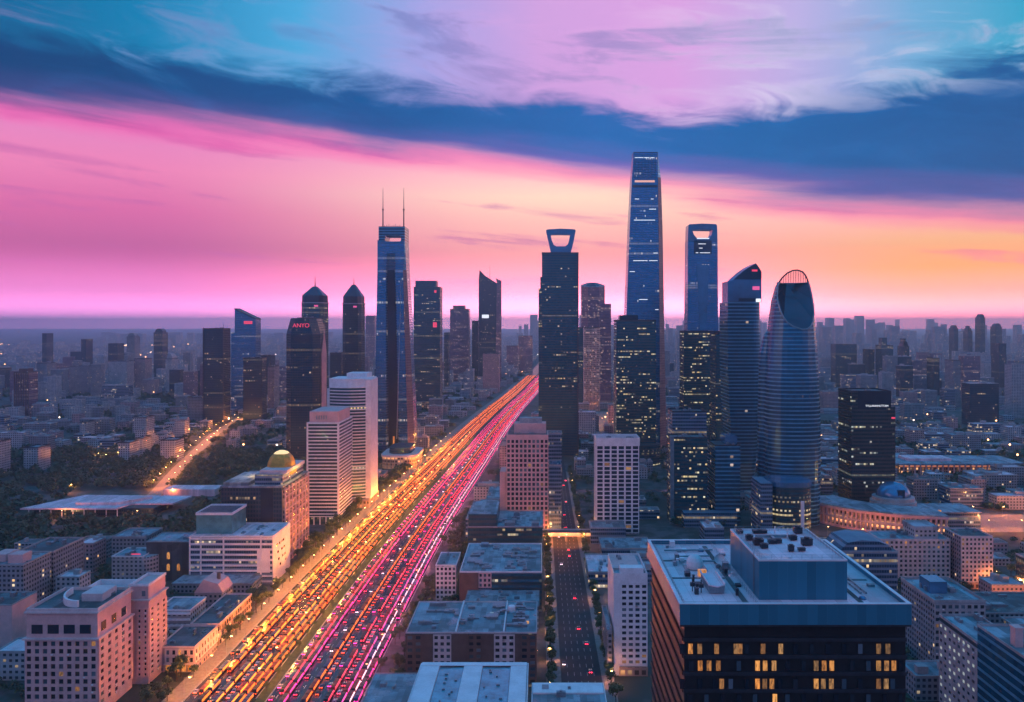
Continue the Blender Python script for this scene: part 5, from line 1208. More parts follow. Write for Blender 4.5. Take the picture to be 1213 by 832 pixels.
# left side: clinic like white block with glass attic, golden dome building
Y = 651; x0, x1, y1 = TX(225, Y), TX(323, Y), 695; zt = TZ(637, Y)
b = thing('clinic_building', 'white framed long block with strip windows and pale roof beside the motorway', 'building', ((x0 + x1) / 2, Y, 0))
part(b, 'core', 'office_blue', lambda q: q.box(x0, x1, Y, y1, 0, zt))
q = M()
for i in range(9):
    z = 2 + (zt - 3.0) * i / 8
    q.box(x0 - .5, x1 + .02, Y - .6, Y - .02, z - .5, z + .9, 0, True)
q.build('floor_band', MAT['white'], b)
for xa in (x0 - .5, x0 + 8, x0 + 25.5, x1 - 9.5):
    part(b, 'frame_pier', 'white', lambda q: q.box(xa, xa + 1.0, Y - .75, Y - .03, 0, zt + .9))
part(b, 'blank_panel', 'white', lambda q: q.box(x1 - 12, x1 - 2, Y - .5, Y - .04, 9, zt - 9))
part(b, 'end_wall', 'white', lambda q: q.box(x1 + .02, x1 + .5, Y - .7, y1, 0, zt + 1.4))
for i, (dy, z) in enumerate(((8, 27), (14, 27), (20, 27), (24, 27), (10, 21), (26, 21), (12, 15), (28, 15), (16, 10), (30, 10), (20, 21), (22, 15))):
    part(b, 'window', 'window', lambda q: q.box(x1 + .5, x1 + .58, Y + dy, Y + dy + 3.4, z, z + 1.9))
part(b, 'roof', 'roof_sky_tinted', lambda q: q.box(x0 + .3, x1 - .2, Y + .3, y1 - .3, zt + .01, zt + .3))
part(b, 'parapet', 'white', lambda q: parapet_ring(q, x0 - .3, x1 + .01, Y - .5, y1, zt + .31, 1.2, .35))
plant_parts(b, x0 + 34, x1 - 3, Y + 4, y1 - 6, zt + .32, 6, random.Random(8), 1.6)
gx0, gx1, gy0, gy1, gz = x0 + .8, TX(290, 690), Y + 10, 693, TZ(606, 665)
part(b, 'glass_attic', plain('green_glass', (.16, .42, .42), .2, .4, .15, .4), lambda q: q.box(gx0, gx1, gy0, gy1, zt + .32, gz - 2))
part(b, 'attic_rim', 'white', lambda q: parapet_ring(q, gx0 - .4, gx1 + .4, gy0 - .4, gy1 + .4, gz - 2, 2.0, .5))
part(b, 'attic_roof', 'blue_glass', lambda q: q.box(gx0 + .2, gx1 - .2, gy0 + .2, gy1 - .2, gz - 1.98, gz - 1.4))
each(b, 'attic_beam', 'steel', range(7), lambda q, i: q.box(gx0 + .6, gx1 - .6, gy0 + 3 + i * 3.8, gy0 + 3.6 + i * 3.8, gz - 1.38, gz - .3))
part(b, 'podium', 'flat_grey', lambda q: q.box(x0 - 4, x1 - 8, Y - 22, Y - .8, 0, 7))
part(b, 'podium_roof', 'roof_blue', lambda q: q.box(x0 - 4.4, x1 - 7.6, Y - 22.4, Y - .8, 7.02, 7.6))
claim(x0 - 5, x1 + 1, Y - 23, y1)

Y = 702; x0, x1, y1 = TX(262, Y), -214.0, 775; zt = TZ(578, Y)
b = thing('golden_dome_building', 'dark block with lit ornate flank and a glowing golden dome on top', 'building', ((x0 + x1) / 2, Y, 0))
part(b, 'wall', 'tower_dark', lambda q: q.box(x0, x1 - 1, Y, y1, 0, zt))
part(b, 'ornate_flank', 'shop_lit', lambda q: q.box(x1 - .98, x1 + 1.2, Y + 1, y1 - 1, 0, zt - 2))
q = M()
for i in range(11):
    z = 5 + i * (zt - 8) / 10
    q.box(x1 + 1.22, x1 + 2.0, Y + .5, y1 - .5, z, z + .9, 0, True)
q.build('flank_band', MAT['pink_stone'], b)
each(b, 'flank_pier', 'pink_stone', range(8), lambda q, i: q.box(x1 + 1.22, x1 + 2.3, Y + .6 + i * 10, Y + 1.8 + i * 10, 0, zt))
part(b, 'roof', 'roof_blue', lambda q: q.box(x0 - .6, x1 + .6, Y - .6, y1 + .6, zt + .02, zt + 1.4))
part(b, 'roof_wing', 'roof_blue', lambda q: q.box(x0 + 1, x0 + 22, Y + 2, y1 - 20, zt + 1.42, zt + 4))
part(b, 'upper_stage', 'office_blue', lambda q: q.box(x0 + 26, x1 - 2, Y + 6, y1 - 6, zt + 1.42, zt + 10))
part(b, 'stage_terrace', 'pale_stone', lambda q: q.box(x0 + 29, x1 + .5, Y + 9, y1 - 10, zt + 10.02, zt + 13))
part(b, 'glass_shaft', 'dark_glass', lambda q: q.box(x0 + 33, x0 + 43, Y - .7, Y - .02, 4, zt + .0))
dcx, dcy, dz0 = TX(333.5, 735), 735, TZ(560, 735)
part(b, 'dome_drum', 'gold', lambda q: q.prism(octagon(dcx - 10.6, dcx + 10.6, dcy - 10.6, dcy + 10.6, 5), zt + 13.02, dz0))
dome = part(b, 'golden_dome', 'gold', lambda q: q.loft([(octagon(dcx - r, dcx + r, dcy - r, dcy + r, r * .42), z) for r, z in ((11, dz0 + .02), (10.8, dz0 + 5), (10, dz0 + 10), (8.4, dz0 + 14), (6, dz0 + 16.8))]))
q = M(); q.loft([(octagon(dcx - r, dcx + r, dcy - r, dcy + r, r * .42), z) for r, z in ((5.9, dz0 + 16.85), (4.6, dz0 + 18.3), (2, dz0 + 19.4))]); q.build('lit_lantern', glow('lantern_glow', (1.0, .7, .3), 1.1), dome)
for i in range(5):
    q = M(); q.box(dcx - 8.6 + i * 3.7, dcx - 6.6 + i * 3.7, dcy - 11.0, dcy - 10.62, dz0 - 6.5, dz0 - 1.5); q.build('lit_opening', MAT['window_lit'], b)
for i in range(6):
    a = R(60 * i); ld = bpy.data.lights.new('dome_floodlight', 'POINT'); ld.energy = 11000; ld.color = (1, .55, .15); ld.shadow_soft_size = .5
    lo = bpy.data.objects.new('dome_floodlight', ld); COL.objects.link(lo); lo.parent = b; lo.location = (dcx + 19 * math.cos(a) - b.location.x, dcy + 19 * math.sin(a) - b.location.y, dz0 + 3)
claim(x0, x1 + 3, Y, y1)

# small buildings along the left
b = block('arched_house', 'dark brown house with two lit arched windows beside the white clinic', 'building', -308, -274, 660, 690, 30, 'roof_dark', 'roof_blue', .8, 3)
for xa, z in ((-292, 17), (-292, 8), (-284, 8)):
    part(b, 'arched_window', 'window_lit', lambda q: q.plate([(xa, z), (xa + 2.4, z), (xa + 2.4, z + 4), (xa + 1.9, z + 5), (xa + 1.2, z + 5.4), (xa + .5, z + 5), (xa, z + 4)], 659.7, 659.95))
b = block('round_end_block', 'small white block with rounded end and red lit roof by the trees', 'building', -330, -306, 650, 676, 21, 'flat_pale', 'roof_blue', 1, 4, None, 'white')
part(b, 'round_end', 'flat_pale', lambda q: q.prism([(-306 + 8 * math.cos(R(a)), 663 + 12.9 * math.sin(R(a))) for a in range(-90, 91, 15)], 0, 20.8))
part(b, 'roof_sign', 'red_sign', lambda q: q.box(-316, -309, 652, 652.6, 22.4, 23.2))
b = block('slab_block', 'grey slab with pink roof huts and dim windows at the left edge', 'building', -372, -343, 560, 592, 40, 'flat_grey', 'roof_blue', 1.2, 4)
part(b, 'roof_hut', 'pink_stone', lambda q: q.box(-357, -347, 566, 576, 40.1, 46))
part(b, 'roof_hut', 'pink_stone', lambda q: q.box(-370, -361, 570, 584, 40.1, 45))
block('slab_block', 'grey slab with dim windows directly behind the pink hutted one', 'building', -372, -346, 600, 640, 38, 'flat_grey', 'roof_dark', 1.2, 5)
block('slab_block', 'shallow brown slab behind dim grey slabs near park trees', 'building', -350, -322, 690, 720, 26, 'flat_grey', 'roof_blue', 1.2, 5)
block('annex_block', 'plain windowless pink block below the grey slab with huts', 'building', -345, -316, 505, 530, 32, 'pink_stone', 'roof_dark', .8, 3)
block('low_house', 'low dark roofed house behind the windowless pink block', 'building', -312, -290, 540, 570, 12, 'flat_grey', 'roof_blue', .8, 3)
block('low_house', 'low pale house between pink stone tower and park trees', 'building', -286, -262, 548, 580, 11, 'flat_pale', 'roof_blue', .8, 3)
# colonial buildings by the road
b = block('colonial_house', 'cream colonial house with dark roof and lit shop windows on the roadside', 'building', -220, -199, 486, 520, 14, 'flat_pink', 'roof_dark', 1.0, 3, None, 'pale_stone')
c = [0]; window_wall(b, 'front', -216, -199, 486, 520, 5, 13.6, 5, 2, .5, .6, 'pale_stone', 'window', c, .4, .2, 'window_lit', 51)
window_wall(b, 'right', -220, -199, 486, 520, 5, 13.6, 8, 2, .45, .6, 'pale_stone', 'window', c, .4, .15, 'window_lit', 52)
each(b, 'shop_window', 'window_lit', range(4), lambda q, i: q.box(-215.4 + i * 4.2, -212.4 + i * 4.2, 485.6, 485.95, .6, 4.2))
part(b, 'entrance_cornice', 'pale_stone', lambda q: q.box(-216.5, -198.3, 485.2, 485.98, 4.4, 5.0, 0, True))
b = block('colonial_house', 'longer orange lit house behind the cream colonial one on the roadside', 'building', -218, -200, 526, 585, 13, 'shop_lit', 'roof_dark', 1.0, 5, None, 'pale_stone')
b = block('balcony_house', 'white house with balcony rows behind the roadside houses', 'building', -246, -224, 540, 566, 17, 'flat_pale', 'roof_blue', .8, 2, None, 'white')
q = M()
for i in range(4):
    q.box(-246.4, -223.6, 538.4, 539.95, 3.5 + i * 3.8, 4.6 + i * 3.8, 0, True)
q.build('balcony', MAT['white'], b)
b = thing('gabled_house', 'pink gabled house behind the balcony house', 'building', (-229, 586, 0))
part(b, 'wall', 'flat_pink', lambda q: q.box(-240, -221, 586, 606, 0, 14))
part(b, 'gable_roof', 'pink_stone', lambda q: q.plate([(-240.5, 14.02), (-220.5, 14.02), (-224, 20), (-234, 23)], 586.4, 605.6))
part(b, 'chimney', 'brown_brick', lambda q: q.box(-228, -226, 595, 597, 14.1, 25))
claim(-240, -220, 586, 606)
for i, (xa, xb, ya, yb, z, lb) in enumerate(((-262, -232, 496, 528, 10, 'low blue roofed house left of the cream colonial house'), (-262, -250, 536, 580, 12, 'narrow blue roofed house left of the balcony house'), (-304, -276, 590, 622, 10, 'low wide house with blue roof before the arched house'))):
    block('low_house', lb, 'building', xa, xb, ya, yb, z, 'flat_grey', 'roof_blue', .7, 4)
# flat pavilion in the park
b = thing('pavilion', 'wide low pavilion with pale blue overhanging roof among dark trees', 'building', (-470, 880, 0))
part(b, 'glass_wall', 'tower_dark', lambda q: q.box(-530, -405, 884, 930, 0, 8))
part(b, 'flat_roof', 'roof_sky_tinted', lambda q: q.prism([(-540, 876), (-440, 876), (-436, 900), (-392, 900), (-388, 940), (-510, 946)], 8.05, 9.6))
part(b, 'upper_roof', 'roof_sky_tinted', lambda q: q.prism([(-490, 890), (-445, 892), (-425, 925), (-468, 926)], 9.62, 12.5))
each(b, 'column', 'white', range(9), lambda q, i: q.tube((-532 + i * 11.5, 878, 0), (-532 + i * 11.5, 878, 8.04), .5, None, 8))
part(b, 'link_hall', 'roof_sky_tinted', lambda q: q.box(-440, -380, 985, 1012, 0, 8))
claim(-545, -380, 870, 1015)

# long roof with orange lit eaves on the right
b = thing('exhibition_hall', 'long low hall with wide roof and red orange lit colonnade', 'building', (560, 1130, 0))
part(b, 'wall', 'shop_lit', lambda q: q.box(485, 632, 1136, 1190, 0, 11))
part(b, 'roof', 'roof_blue', lambda q: q.prism([(474, 1128), (590, 1126), (650, 1134), (652, 1200), (490, 1204), (478, 1190)], 12.3, 14.5))
each(b, 'column', 'pink_stone', range(20), lambda q, i: q.box(486 + i * 7.5, 487.6 + i * 7.5, 1130, 1131.6, 0, 12.28))
part(b, 'roof_lantern', 'roof_sky_tinted', lambda q: q.box(500, 560, 1150, 1180, 14.52, 18))
part(b, 'lit_eaves', glow('eaves_glow', (1.0, .3, .14), .5), lambda q: q.box(484, 634, 1134.6, 1135.9, 9.2, 10.8))
claim(470, 655, 1120, 1205)

# domed hall with a curved colonnade
DX, DY = 352.0, 838.0
b = thing('domed_hall', 'curved arcade building lit orange with a blue glass dome behind', 'building', (DX, 800, 0))
cxx, cyy, rad = 388.0, 914.0, 122.0
def arc(r, a0, a1, n): return [(cxx + r * math.cos(R(a0 + (a1 - a0) * i / n)), cyy + r * math.sin(R(a0 + (a1 - a0) * i / n))) for i in range(n + 1)]
A0, A1 = 196, 268
part(b, 'arcade_wall', 'shop_lit', lambda q: q.prism(arc(rad - 3, A0, A1, 30) + arc(rad - 16, A1, A0, 30), 0, 19))
for zb, zc in ((0, 2), (9, 10.6), (17.2, 19.6)):
    part(b, 'arcade_band', 'pink_stone', lambda q: q.loft([(arc(rad, A0, A1, 30) + arc(rad - 2.95, A1, A0, 30), zb), (arc(rad, A0, A1, 30) + arc(rad - 2.95, A1, A0, 30), zc)], bottom=True))
for i in range(34):
    a = A0 + (A1 - A0) * (i + .3) / 34
    part(b, 'arcade_pier', 'pink_stone', lambda q: (q.prism(arc(rad - .2, a, a + .62, 1) + arc(rad - 2.8, a + .62, a, 1), 2.01, 8.99), q.prism(arc(rad - .2, a, a + .62, 1) + arc(rad - 2.8, a + .62, a, 1), 10.61, 17.19)))
part(b, 'arcade_roof', 'roof_blue', lambda q: q.prism(arc(rad - .5, A0, A1, 30) + arc(rad - 40, A1, A0, 30), 19.62, 20.6))
dxx, dyy = TX(1058, 868), 868
part(b, 'dome_drum', 'concrete', lambda q: q.lathe(dxx, dyy, [(24, 0), (24, 15), (22.5, 15.5), (22.5, 20), (20.5, 20.4), (20.5, 24), (18, 24.6)], 36))
dm = M()
dm.lathe(dxx, dyy, [(16.8, 24.7)] + [(17 * math.cos(R(a)), 25 + 14 * math.sin(R(a))) for a in (8, 18, 28, 40, 52, 64, 76, 86)], 36)
dmo = dm.build('glass_dome', MAT['blue_glass'], b, smooth=True)
q = M(); q.box(dxx - 2, dxx + 5, dyy - 16.6, dyy - 12, 25, 33); q.build('dome_portal', MAT['dark_glass'], dmo)
part(b, 'lit_window', 'window_lit', lambda q: q.box(dxx + 28, dxx + 31, 829, 830, 14, 18))
part(b, 'side_hall', 'office_blue', lambda q: q.box(dxx + 20, dxx + 70, 830.1, 870, 0, 15))
part(b, 'side_roof', 'roof_blue', lambda q: q.box(dxx + 19, dxx + 71, 829.5, 871, 15.02, 16))
claim(262, 450, 785, 905)

# blocks on the right below the dome
x0, x1, Y, D = 262, 316, 651, 26; zt = 34
b = block('stone_block', 'long grey brown block with rows of square windows right of big roof', 'building', x0, x1, Y, Y + D, zt, 'flat_pink', 'roof_blue', 1.0, 6, None, 'pale_stone')
c = [0]; window_wall(b, 'front', x0, x1, Y, Y + D, 2, zt, 15, 9, .56, .55, 'pale_stone', 'window', c, .5, .05, 'window_dim', 61)
part(b, 'raised_centre', 'flat_pale', lambda q: q.box(x0 + 28, x0 + 46, Y + 3, Y + D - 2, zt + .1, zt + 7))
part(b, 'raised_roof', 'roof_blue', lambda q: q.box(x0 + 27.5, x0 + 46.5, Y + 2.5, Y + D - 1.5, zt + 7.02, zt + 10))
x0, x1, Y, D = 319, 343, 640, 26; zt = 39
b = block('stone_block', 'orange lit corner block with rows of square windows above an orange street', 'building', x0, x1, Y, Y + D, zt, 'flat_pink', 'roof_dark', 1.0, 3, None, 'pale_stone')
c = [0]; window_wall(b, 'front', x0, x1, Y, Y + D, 5, zt, 8, 10, .56, .55, 'pale_stone', 'window', c, .5, .08, 'window_dim', 62)
part(b, 'lit_base', 'shop_lit', lambda q: q.box(x0 + 2, x1, Y - .9, Y - .02, 0, 4.8))
b = block('terrace_block', 'vault roofed terrace block with strip windows just right of the big roof', 'building', 212, 254, 600, 640, 38, 'office_blue', 'roof_blue', 1.0, 4)
part(b, 'terrace', 'roof_blue', lambda q: q.box(206, 211.7, 596, 636, 0, 30))
part(b, 'glass_vault', 'office_blue', lambda q: q.plate([(214, 38.1), (252, 38.1), (250, 42), (242, 45), (230, 46), (220, 44)], 604, 636))
x0, x1, Y = 224, 253, 480
b = block('corner_block', 'dark grey office block with small blue roof house beyond big flat roof', 'building', x0, x1, Y, Y + 44, 42, 'flat_grey', 'roof_blue', 1.6, 8)
c = [0]; window_wall(b, 'front', x0, x1, Y, Y + 44, 2, 41.5, 8, 11, .6, .55, 'concrete', 'window', c, .35, .02, 'window_dim', 63)
part(b, 'roof_house', 'blue_glass', lambda q: q.box(x0 + 5, x0 + 15, Y + 16, Y + 30, 42.1, 49))
b = block('corner_block', 'dark office block with lit flank windows near lower right corner', 'building', 208, 228, 398, 440, 48, 'tower_dark', 'roof_blue', 1.4, 7)
c = [0]; window_wall(b, 'left', 208, 228, 398, 440, 4, 46, 9, 11, .5, .4, 'concrete', 'window', c, .3, .32, 'window_cool', 64)
b = block('corner_block', 'striped grey block with two pink chimneys in the lower right corner', 'building', 203, 240, 350, 392, 60, 'tower_stripe', 'roof_blue', 1.2, 5)
for xa in (206, 214):
    part(b, 'chimney', 'pink_stone', lambda q: (q.box(xa, xa + 3.4, 366, 370, 60.1, 68), q.box(xa - .3, xa + 3.7, 365.7, 370.3, 68.01, 68.7)))
block('long_block', 'long dark block with scattered lit windows right of the orange lit corner block', 'building', 352, 405, 590, 625, 30, 'tower_dark', 'roof_blue', 1.0, 7)
block('long_block', 'dark low block in the street behind the lower right corner blocks', 'building', 268, 330, 520, 560, 22, 'flat_grey', 'roof_dark', 1.0, 8)
block('long_block', 'low dark block with blue roof beside the dark grey office block', 'building', 270, 320, 455, 495, 28, 'flat_grey', 'roof_blue', 1.0, 6)
block('long_block', 'dim slab at the right edge between dark streets', 'building', 345, 400, 500, 540, 24, 'flat_grey', 'roof_blue', 1.0, 6)

# flyover across the avenue
b = thing('flyover', 'pink lit concrete flyover crossing the avenue behind the low blocks', 'bridge', (20, 777, 0))
part(b, 'deck', 'pink_stone', lambda q: q.box(2.2, 52.5, 774, 790, 6.2, 8.0, 0, True))  # pink lamp light is also put into the concrete deck's colour
part(b, 'road_surface', 'asphalt', lambda q: q.box(2.25, 52.45, 775, 789, 8.02, 8.1))
part(b, 'guard_wall', 'pale_stone', lambda q: q.box(2.2, 52.5, 774.02, 774.5, 8.01, 9.2))
part(b, 'guard_wall', 'pale_stone', lambda q: q.box(2.2, 52.5, 789.5, 789.98, 8.01, 9.2))
each(b, 'pier', 'concrete', (6, 24, 40), lambda q, x: q.box(x - 1, x + 1, 779, 785, 0, 6.58))
claim(2, 53, 773, 791)
FLY = [(8, 768), (24, 766), (40, 768), (10, 796), (36, 796)]

# ================================================================== middle distance towers that stand alone
for lb, a, c, p, Y, mt, gname in (
    ('hazy wide block with flat top right of the bulging tower', 984, 1015, 408, 2600, 'tower_teal', 'office_tower'),
    ('paler low glass block in front of the hazy wide block', 995, 1027, 444, 2300, 'office_blue', 'office_block'),
    ('slim hazy blue block right of the hazy wide block', 1022, 1036, 414, 2550, 'tower_dark', 'office_tower'),
    ('stepped blue tower with a taller square head in the right haze', 1037, 1058, 409, 2500, 'tower_teal', 'office_tower'),
    ('blue tower with rounded shoulders right of the stepped blue tower', 1063, 1077, 410, 2500, 'tower_dark', 'office_tower'),
    ('low grey blue block behind the broad dark green block', 1098, 1113, 424, 2400, 'tower_dark', 'office_tower'),
    ('grey residential tower standing clear in front of the right haze', 1119, 1138, 427, 2050, 'flat_grey', 'residential_tower'),
    ('distant dark tower with domed head on the right skyline', 1155, 1167, 376, 3600, 'tower_dark', 'office_tower'),
    ('distant blue slab next to the domed head tower', 1173, 1187, 387, 3700, 'tower_dark', 'office_tower'),
    ('dark square tower rising from the blocks at the far right', 1174, 1192, 407, 2500, 'tower_dark', 'office_tower'),
    ('hazy narrow tower left of the domed head tower', 1124, 1135, 389, 3700, 'tower_dark', 'office_tower'),
    ('hazy stepped tower just left of the domed head tower', 1141, 1152, 392, 3800, 'tower_dark', 'office_tower'),
    ('wide pale slab with bright roof line at the right edge', 1190, 1216, 462, 2050, 'office_blue', 'apartment_block'),
    ('dark slim tower far left with a flat top', 52, 61, 395, 3300, 'tower_dark', 'residential_tower'),
    ('dark slim tower second from the far left in the haze', 98, 108, 402, 3000, 'tower_dark', 'residential_tower'),
    ('dark wider tower above pale slabs on the left', 128, 147, 407, 2800, 'tower_dark', 'residential_tower'),
    ('blue block left of the round headed dark tower', 150, 166, 399, 3200, 'flat_grey', 'residential_tower'),
    ('dark tower with rounded head in the left haze', 182, 199, 394, 3000, 'tower_dark', 'residential_tower'),
    ('pale blue slab below the round headed dark tower', 196, 211, 425, 2500, 'flat_pale', 'apartment_block'),
    ('pale blue slab pair below the dark wider tower', 128, 159, 428, 2450, 'flat_pale', 'apartment_block'),
    ('pink tinged slab between pale blue slabs on the left', 160, 180, 425, 2500, 'flat_pink', 'apartment_block'),
    ('pale slab above the lone brown residential tower', 44, 66, 430, 2450, 'flat_grey', 'apartment_block'),
    ('pale grey slab group member left of the pale blue pair', 82, 114, 434, 2400, 'flat_grey', 'apartment_block'),
    ('pale low slab with white piers before the park trees', 140, 165, 524, 1235, 'flat_pale', 'apartment_block'),
    ('pale low slab close to the lit park road', 190, 218, 521, 1235, 'flat_pale', 'apartment_block'),
    ('small annex slab behind the white piered slab', 163, 177, 519, 1290, 'flat_pale', 'apartment_block'),
    ('grey slab with lit flank at the far left park edge', 28, 60, 530, 1150, 'flat_pale', 'apartment_block'),
    ('pale tall slab cut by the left edge of the view', -14, 9, 523, 1120, 'flat_pale', 'apartment_block'),
    ('long pale slab behind the small annex slab', 157, 183, 494, 1500, 'flat_pale', 'apartment_block'),
    ('pale slab between brown residential tower and long pale slab', 95, 112, 500, 1480, 'flat_pale', 'apartment_block'),
    ('pale slab right of the white piered slabs beyond the wood', 222, 248, 470, 1750, 'flat_grey', 'apartment_block'),
):
    b, x0, x1, z = tower(gname, lb, 'tower' if 'tower' in gname else 'building', a, c, p, Y, 30 if Y < 2000 else 45, mt, 'roof_blue', plant=2)
    if 'stepped' in lb or 'square head' in lb:
        part(b, 'upper_stage', mt, lambda q: q.box(x0 + (x1 - x0) * .1, x0 + (x1 - x0) * .55, Y + 6, Y + 30, z - 1.4, z + 22))
    if 'domed' in lb or 'rounded' in lb or 'round headed' in lb:
        part(b, 'rounded_head', mt, lambda q: q.loft([([(x0 + (x1 - x0) * k, Y + 6), (x1 - (x1 - x0) * k, Y + 6), (x1 - (x1 - x0) * k, Y + 36), (x0 + (x1 - x0) * k, Y + 36)], z - 1.4 + h) for k, h in ((.04, 0), (.08, 6), (.2, 12), (.34, 15))]))

# ================================================================== ordinary city around them
rnd = random.Random(11)
def road_blocked(x0, x1, y0, y1):
    for y in (y0, (y0 + y1) / 2, y1):
        c = road_c(y)
        if x1 > c - 62 and x0 < c + 56: return True
    return False
def in_view(x, y, m=150):
    p = 640 + x / y * 1000
    return -m < p < 1213 + m
PARK = [(-900, -232, 735, 1215), (-900, -245, 1215, 1330)]
def in_park(x, y): return any(a < x < b and c < y < d for a, b, c, d in PARK)
def near_park_road(x, y, w=16):
    for (xa, ya), (xb, yb) in zip(pr, pr[1:]):
        if ya <= y <= yb:
            if abs(x - (xa + (xb - xa) * (y - ya) / (yb - ya))) < w: return True
    return False
def fill_mesh(q, x0, x1, y0, y1, z, hut=True, r=rnd):
    q.box(x0, x1, y0, y1, 0, z, 0)
    q.mi[-1] = 1
    w, d = x1 - x0, y1 - y0
    parapets = min(1.0, z * .05)
    a = [(x0, x1, y0, y0 + .4), (x0, x1, y1 - .4, y1)]
    for t_ in a: q.box(t_[0] - .1, t_[1] + .1, t_[2] - .1, t_[3] + .1, z + .01, z + parapets, 2)
    q.box(x0 - .1, x0 + .3, y0 + .5, y1 - .5, z + .01, z + parapets, 2); q.box(x1 - .3, x1 + .1, y0 + .5, y1 - .5, z + .01, z + parapets, 2)
    if hut:
        for i in range(r.randint(1, 3)):
            hw, hd = r.uniform(.12, .3) * w, r.uniform(.15, .35) * d
            hx, hy = r.uniform(x0 + 1, x1 - hw - 1), r.uniform(y0 + 1, y1 - hd - 1)
            q.box(hx, hx + hw, hy, hy + hd, z + .02, z + r.uniform(2, 4.5), 2)
KIND = {
 'low': ('low_building', 'low city building with flat roof among many like it', 'building'),
 'slab': ('apartment_block', 'plain apartment slab with small windows among many like it', 'building'),
 'high': ('residential_tower', 'plain hazy residential tower among many like it', 'tower')}
ZONE_TXT = {'L': 'left of the motorway beyond the park', 'N': 'near the left edge before the park', 'C': 'between the motorway and the riverside towers', 'R': 'right of the bulging tower', 'M': 'along the left side of the motorway'}
made = {'low': 0, 'slab': 0, 'high': 0}
cand = []
def zone(tag_, xa, xb, ya, yb, n, kinds, w, h, tries=6):
    for i in range(n):
        for _ in range(tries):
            y = ya + (yb - ya) * rnd.random() ** 1.0; x = rnd.uniform(xa, xb)
            bw, bd = rnd.uniform(*w), rnd.uniform(w[0], w[1] * .8)
            if rnd.random() < .3: bw *= 1.7
            if not in_view(x, y): continue
            if in_park(x, y) or near_park_road(x, y, 14 + bw): continue
            if road_blocked(x - bw / 2, x + bw / 2, y, y + bd) or not free(x - bw / 2, x + bw / 2, y, y + bd, 5): continue
            k = rnd.choice(kinds); hh = rnd.uniform(*h[k])
            cand.append((tag_, k, x - bw / 2, x + bw / 2, y, y + bd, hh)); claim(x - bw / 2, x + bw / 2, y, y + bd); break
H = {'low': (6, 16), 'slab': (18, 42), 'high': (55, 110)}
zone('N', -620, -255, 470, 730, 60, ['low', 'low', 'slab'], (12, 26), {'low': (6, 13), 'slab': (15, 26), 'high': (0, 0)})
zone('M', -330, -40, 830, 3000, 110, ['low', 'low', 'slab'], (14, 34), {'low': (8, 18), 'slab': (18, 32), 'high': (0, 0)})
zone('C', -70, 300, 850, 1500, 70, ['low'], (14, 30), H)
zone('C', -40, 420, 1500, 3000, 120, ['low', 'low', 'slab'], (18, 40), H)
zone('R', 190, 560, 430, 735, 40, ['low'], (14, 26), {'low': (5, 16), 'slab': (10, 20), 'high': (0, 0)})
zone('R', 300, 950, 800, 1600, 150, ['low', 'low', 'low', 'slab'], (16, 38), {'low': (6, 14), 'slab': (14, 26), 'high': (0, 0)})
zone('C', 85, 235, 250, 770, 26, ['low'], (16, 34), {'low': (6, 16), 'slab': (0, 0), 'high': (0, 0)})
zone('L', -1150, -230, 1330, 2100, 230, ['low', 'low', 'slab'], (14, 32), {'low': (7, 16), 'slab': (16, 34), 'high': (0, 0)})
zone('L', -1750, -200, 2100, 3300, 230, ['low', 'slab', 'slab', 'high'], (18, 40), {'low': (8, 18), 'slab': (22, 48), 'high': (60, 100)})
zone('R', 330, 1800, 1600, 3200, 240, ['low', 'slab', 'slab', 'high'], (18, 42), {'low': (8, 18), 'slab': (22, 52), 'high': (55, 115)})
cand.sort(key=lambda t_: t_[4] / (1 + .02 * t_[6]))
far = M()
WALLS = {'low': ['flat_pale', 'flat_grey', 'flat_grey', 'flat_pink', 'office_blue'], 'slab': ['flat_pale', 'flat_grey', 'flat_grey', 'flat_pink', 'office_blue'], 'high': ['flat_grey', 'tower_dark', 'flat_pale', 'tower_mauve']}
ZL = {}
for zt_, k, x0, x1, y0, y1, hh in cand:
    if made[k] < (290 if k == 'low' else 250):
        made[k] += 1
        nm, lb, cat = KIND[k]
        q = M(); fill_mesh(q, x0, x1, y0, y1, hh)
        mats_ = [MAT[rnd.choice(WALLS[k])], MAT[rnd.choice(['roof_blue', 'roof_blue', 'roof_dark', 'roof_sky_tinted'])], MAT['concrete']]
        o = q.build(nm, mats_, None, origin=((x0 + x1) / 2, y0, 0))
        tag(o, lb.split(' among')[0] + ' ' + ZONE_TXT[zt_], cat, lb.split(' with')[0] + 's ' + ZONE_TXT[zt_])
    else:
        fill_mesh(far, x0, x1, y0, y1, hh, False)
# the city beyond, fading into the haze
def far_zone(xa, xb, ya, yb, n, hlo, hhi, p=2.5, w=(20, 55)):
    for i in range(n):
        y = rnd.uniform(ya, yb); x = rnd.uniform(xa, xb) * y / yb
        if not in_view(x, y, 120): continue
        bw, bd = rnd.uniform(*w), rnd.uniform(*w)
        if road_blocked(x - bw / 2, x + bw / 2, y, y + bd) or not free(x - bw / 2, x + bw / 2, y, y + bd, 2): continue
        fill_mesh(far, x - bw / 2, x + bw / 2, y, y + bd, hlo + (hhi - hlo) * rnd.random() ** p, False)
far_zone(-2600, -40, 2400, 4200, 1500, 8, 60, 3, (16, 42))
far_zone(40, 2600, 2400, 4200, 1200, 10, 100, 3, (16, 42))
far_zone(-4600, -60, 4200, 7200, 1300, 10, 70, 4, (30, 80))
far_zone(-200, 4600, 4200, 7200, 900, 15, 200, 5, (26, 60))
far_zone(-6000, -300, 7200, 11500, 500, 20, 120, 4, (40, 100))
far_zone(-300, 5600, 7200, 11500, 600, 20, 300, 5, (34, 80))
far.build('distant_city', [MAT['far_wall'], MAT['roof_blue'], MAT['concrete']], None, kind='stuff')

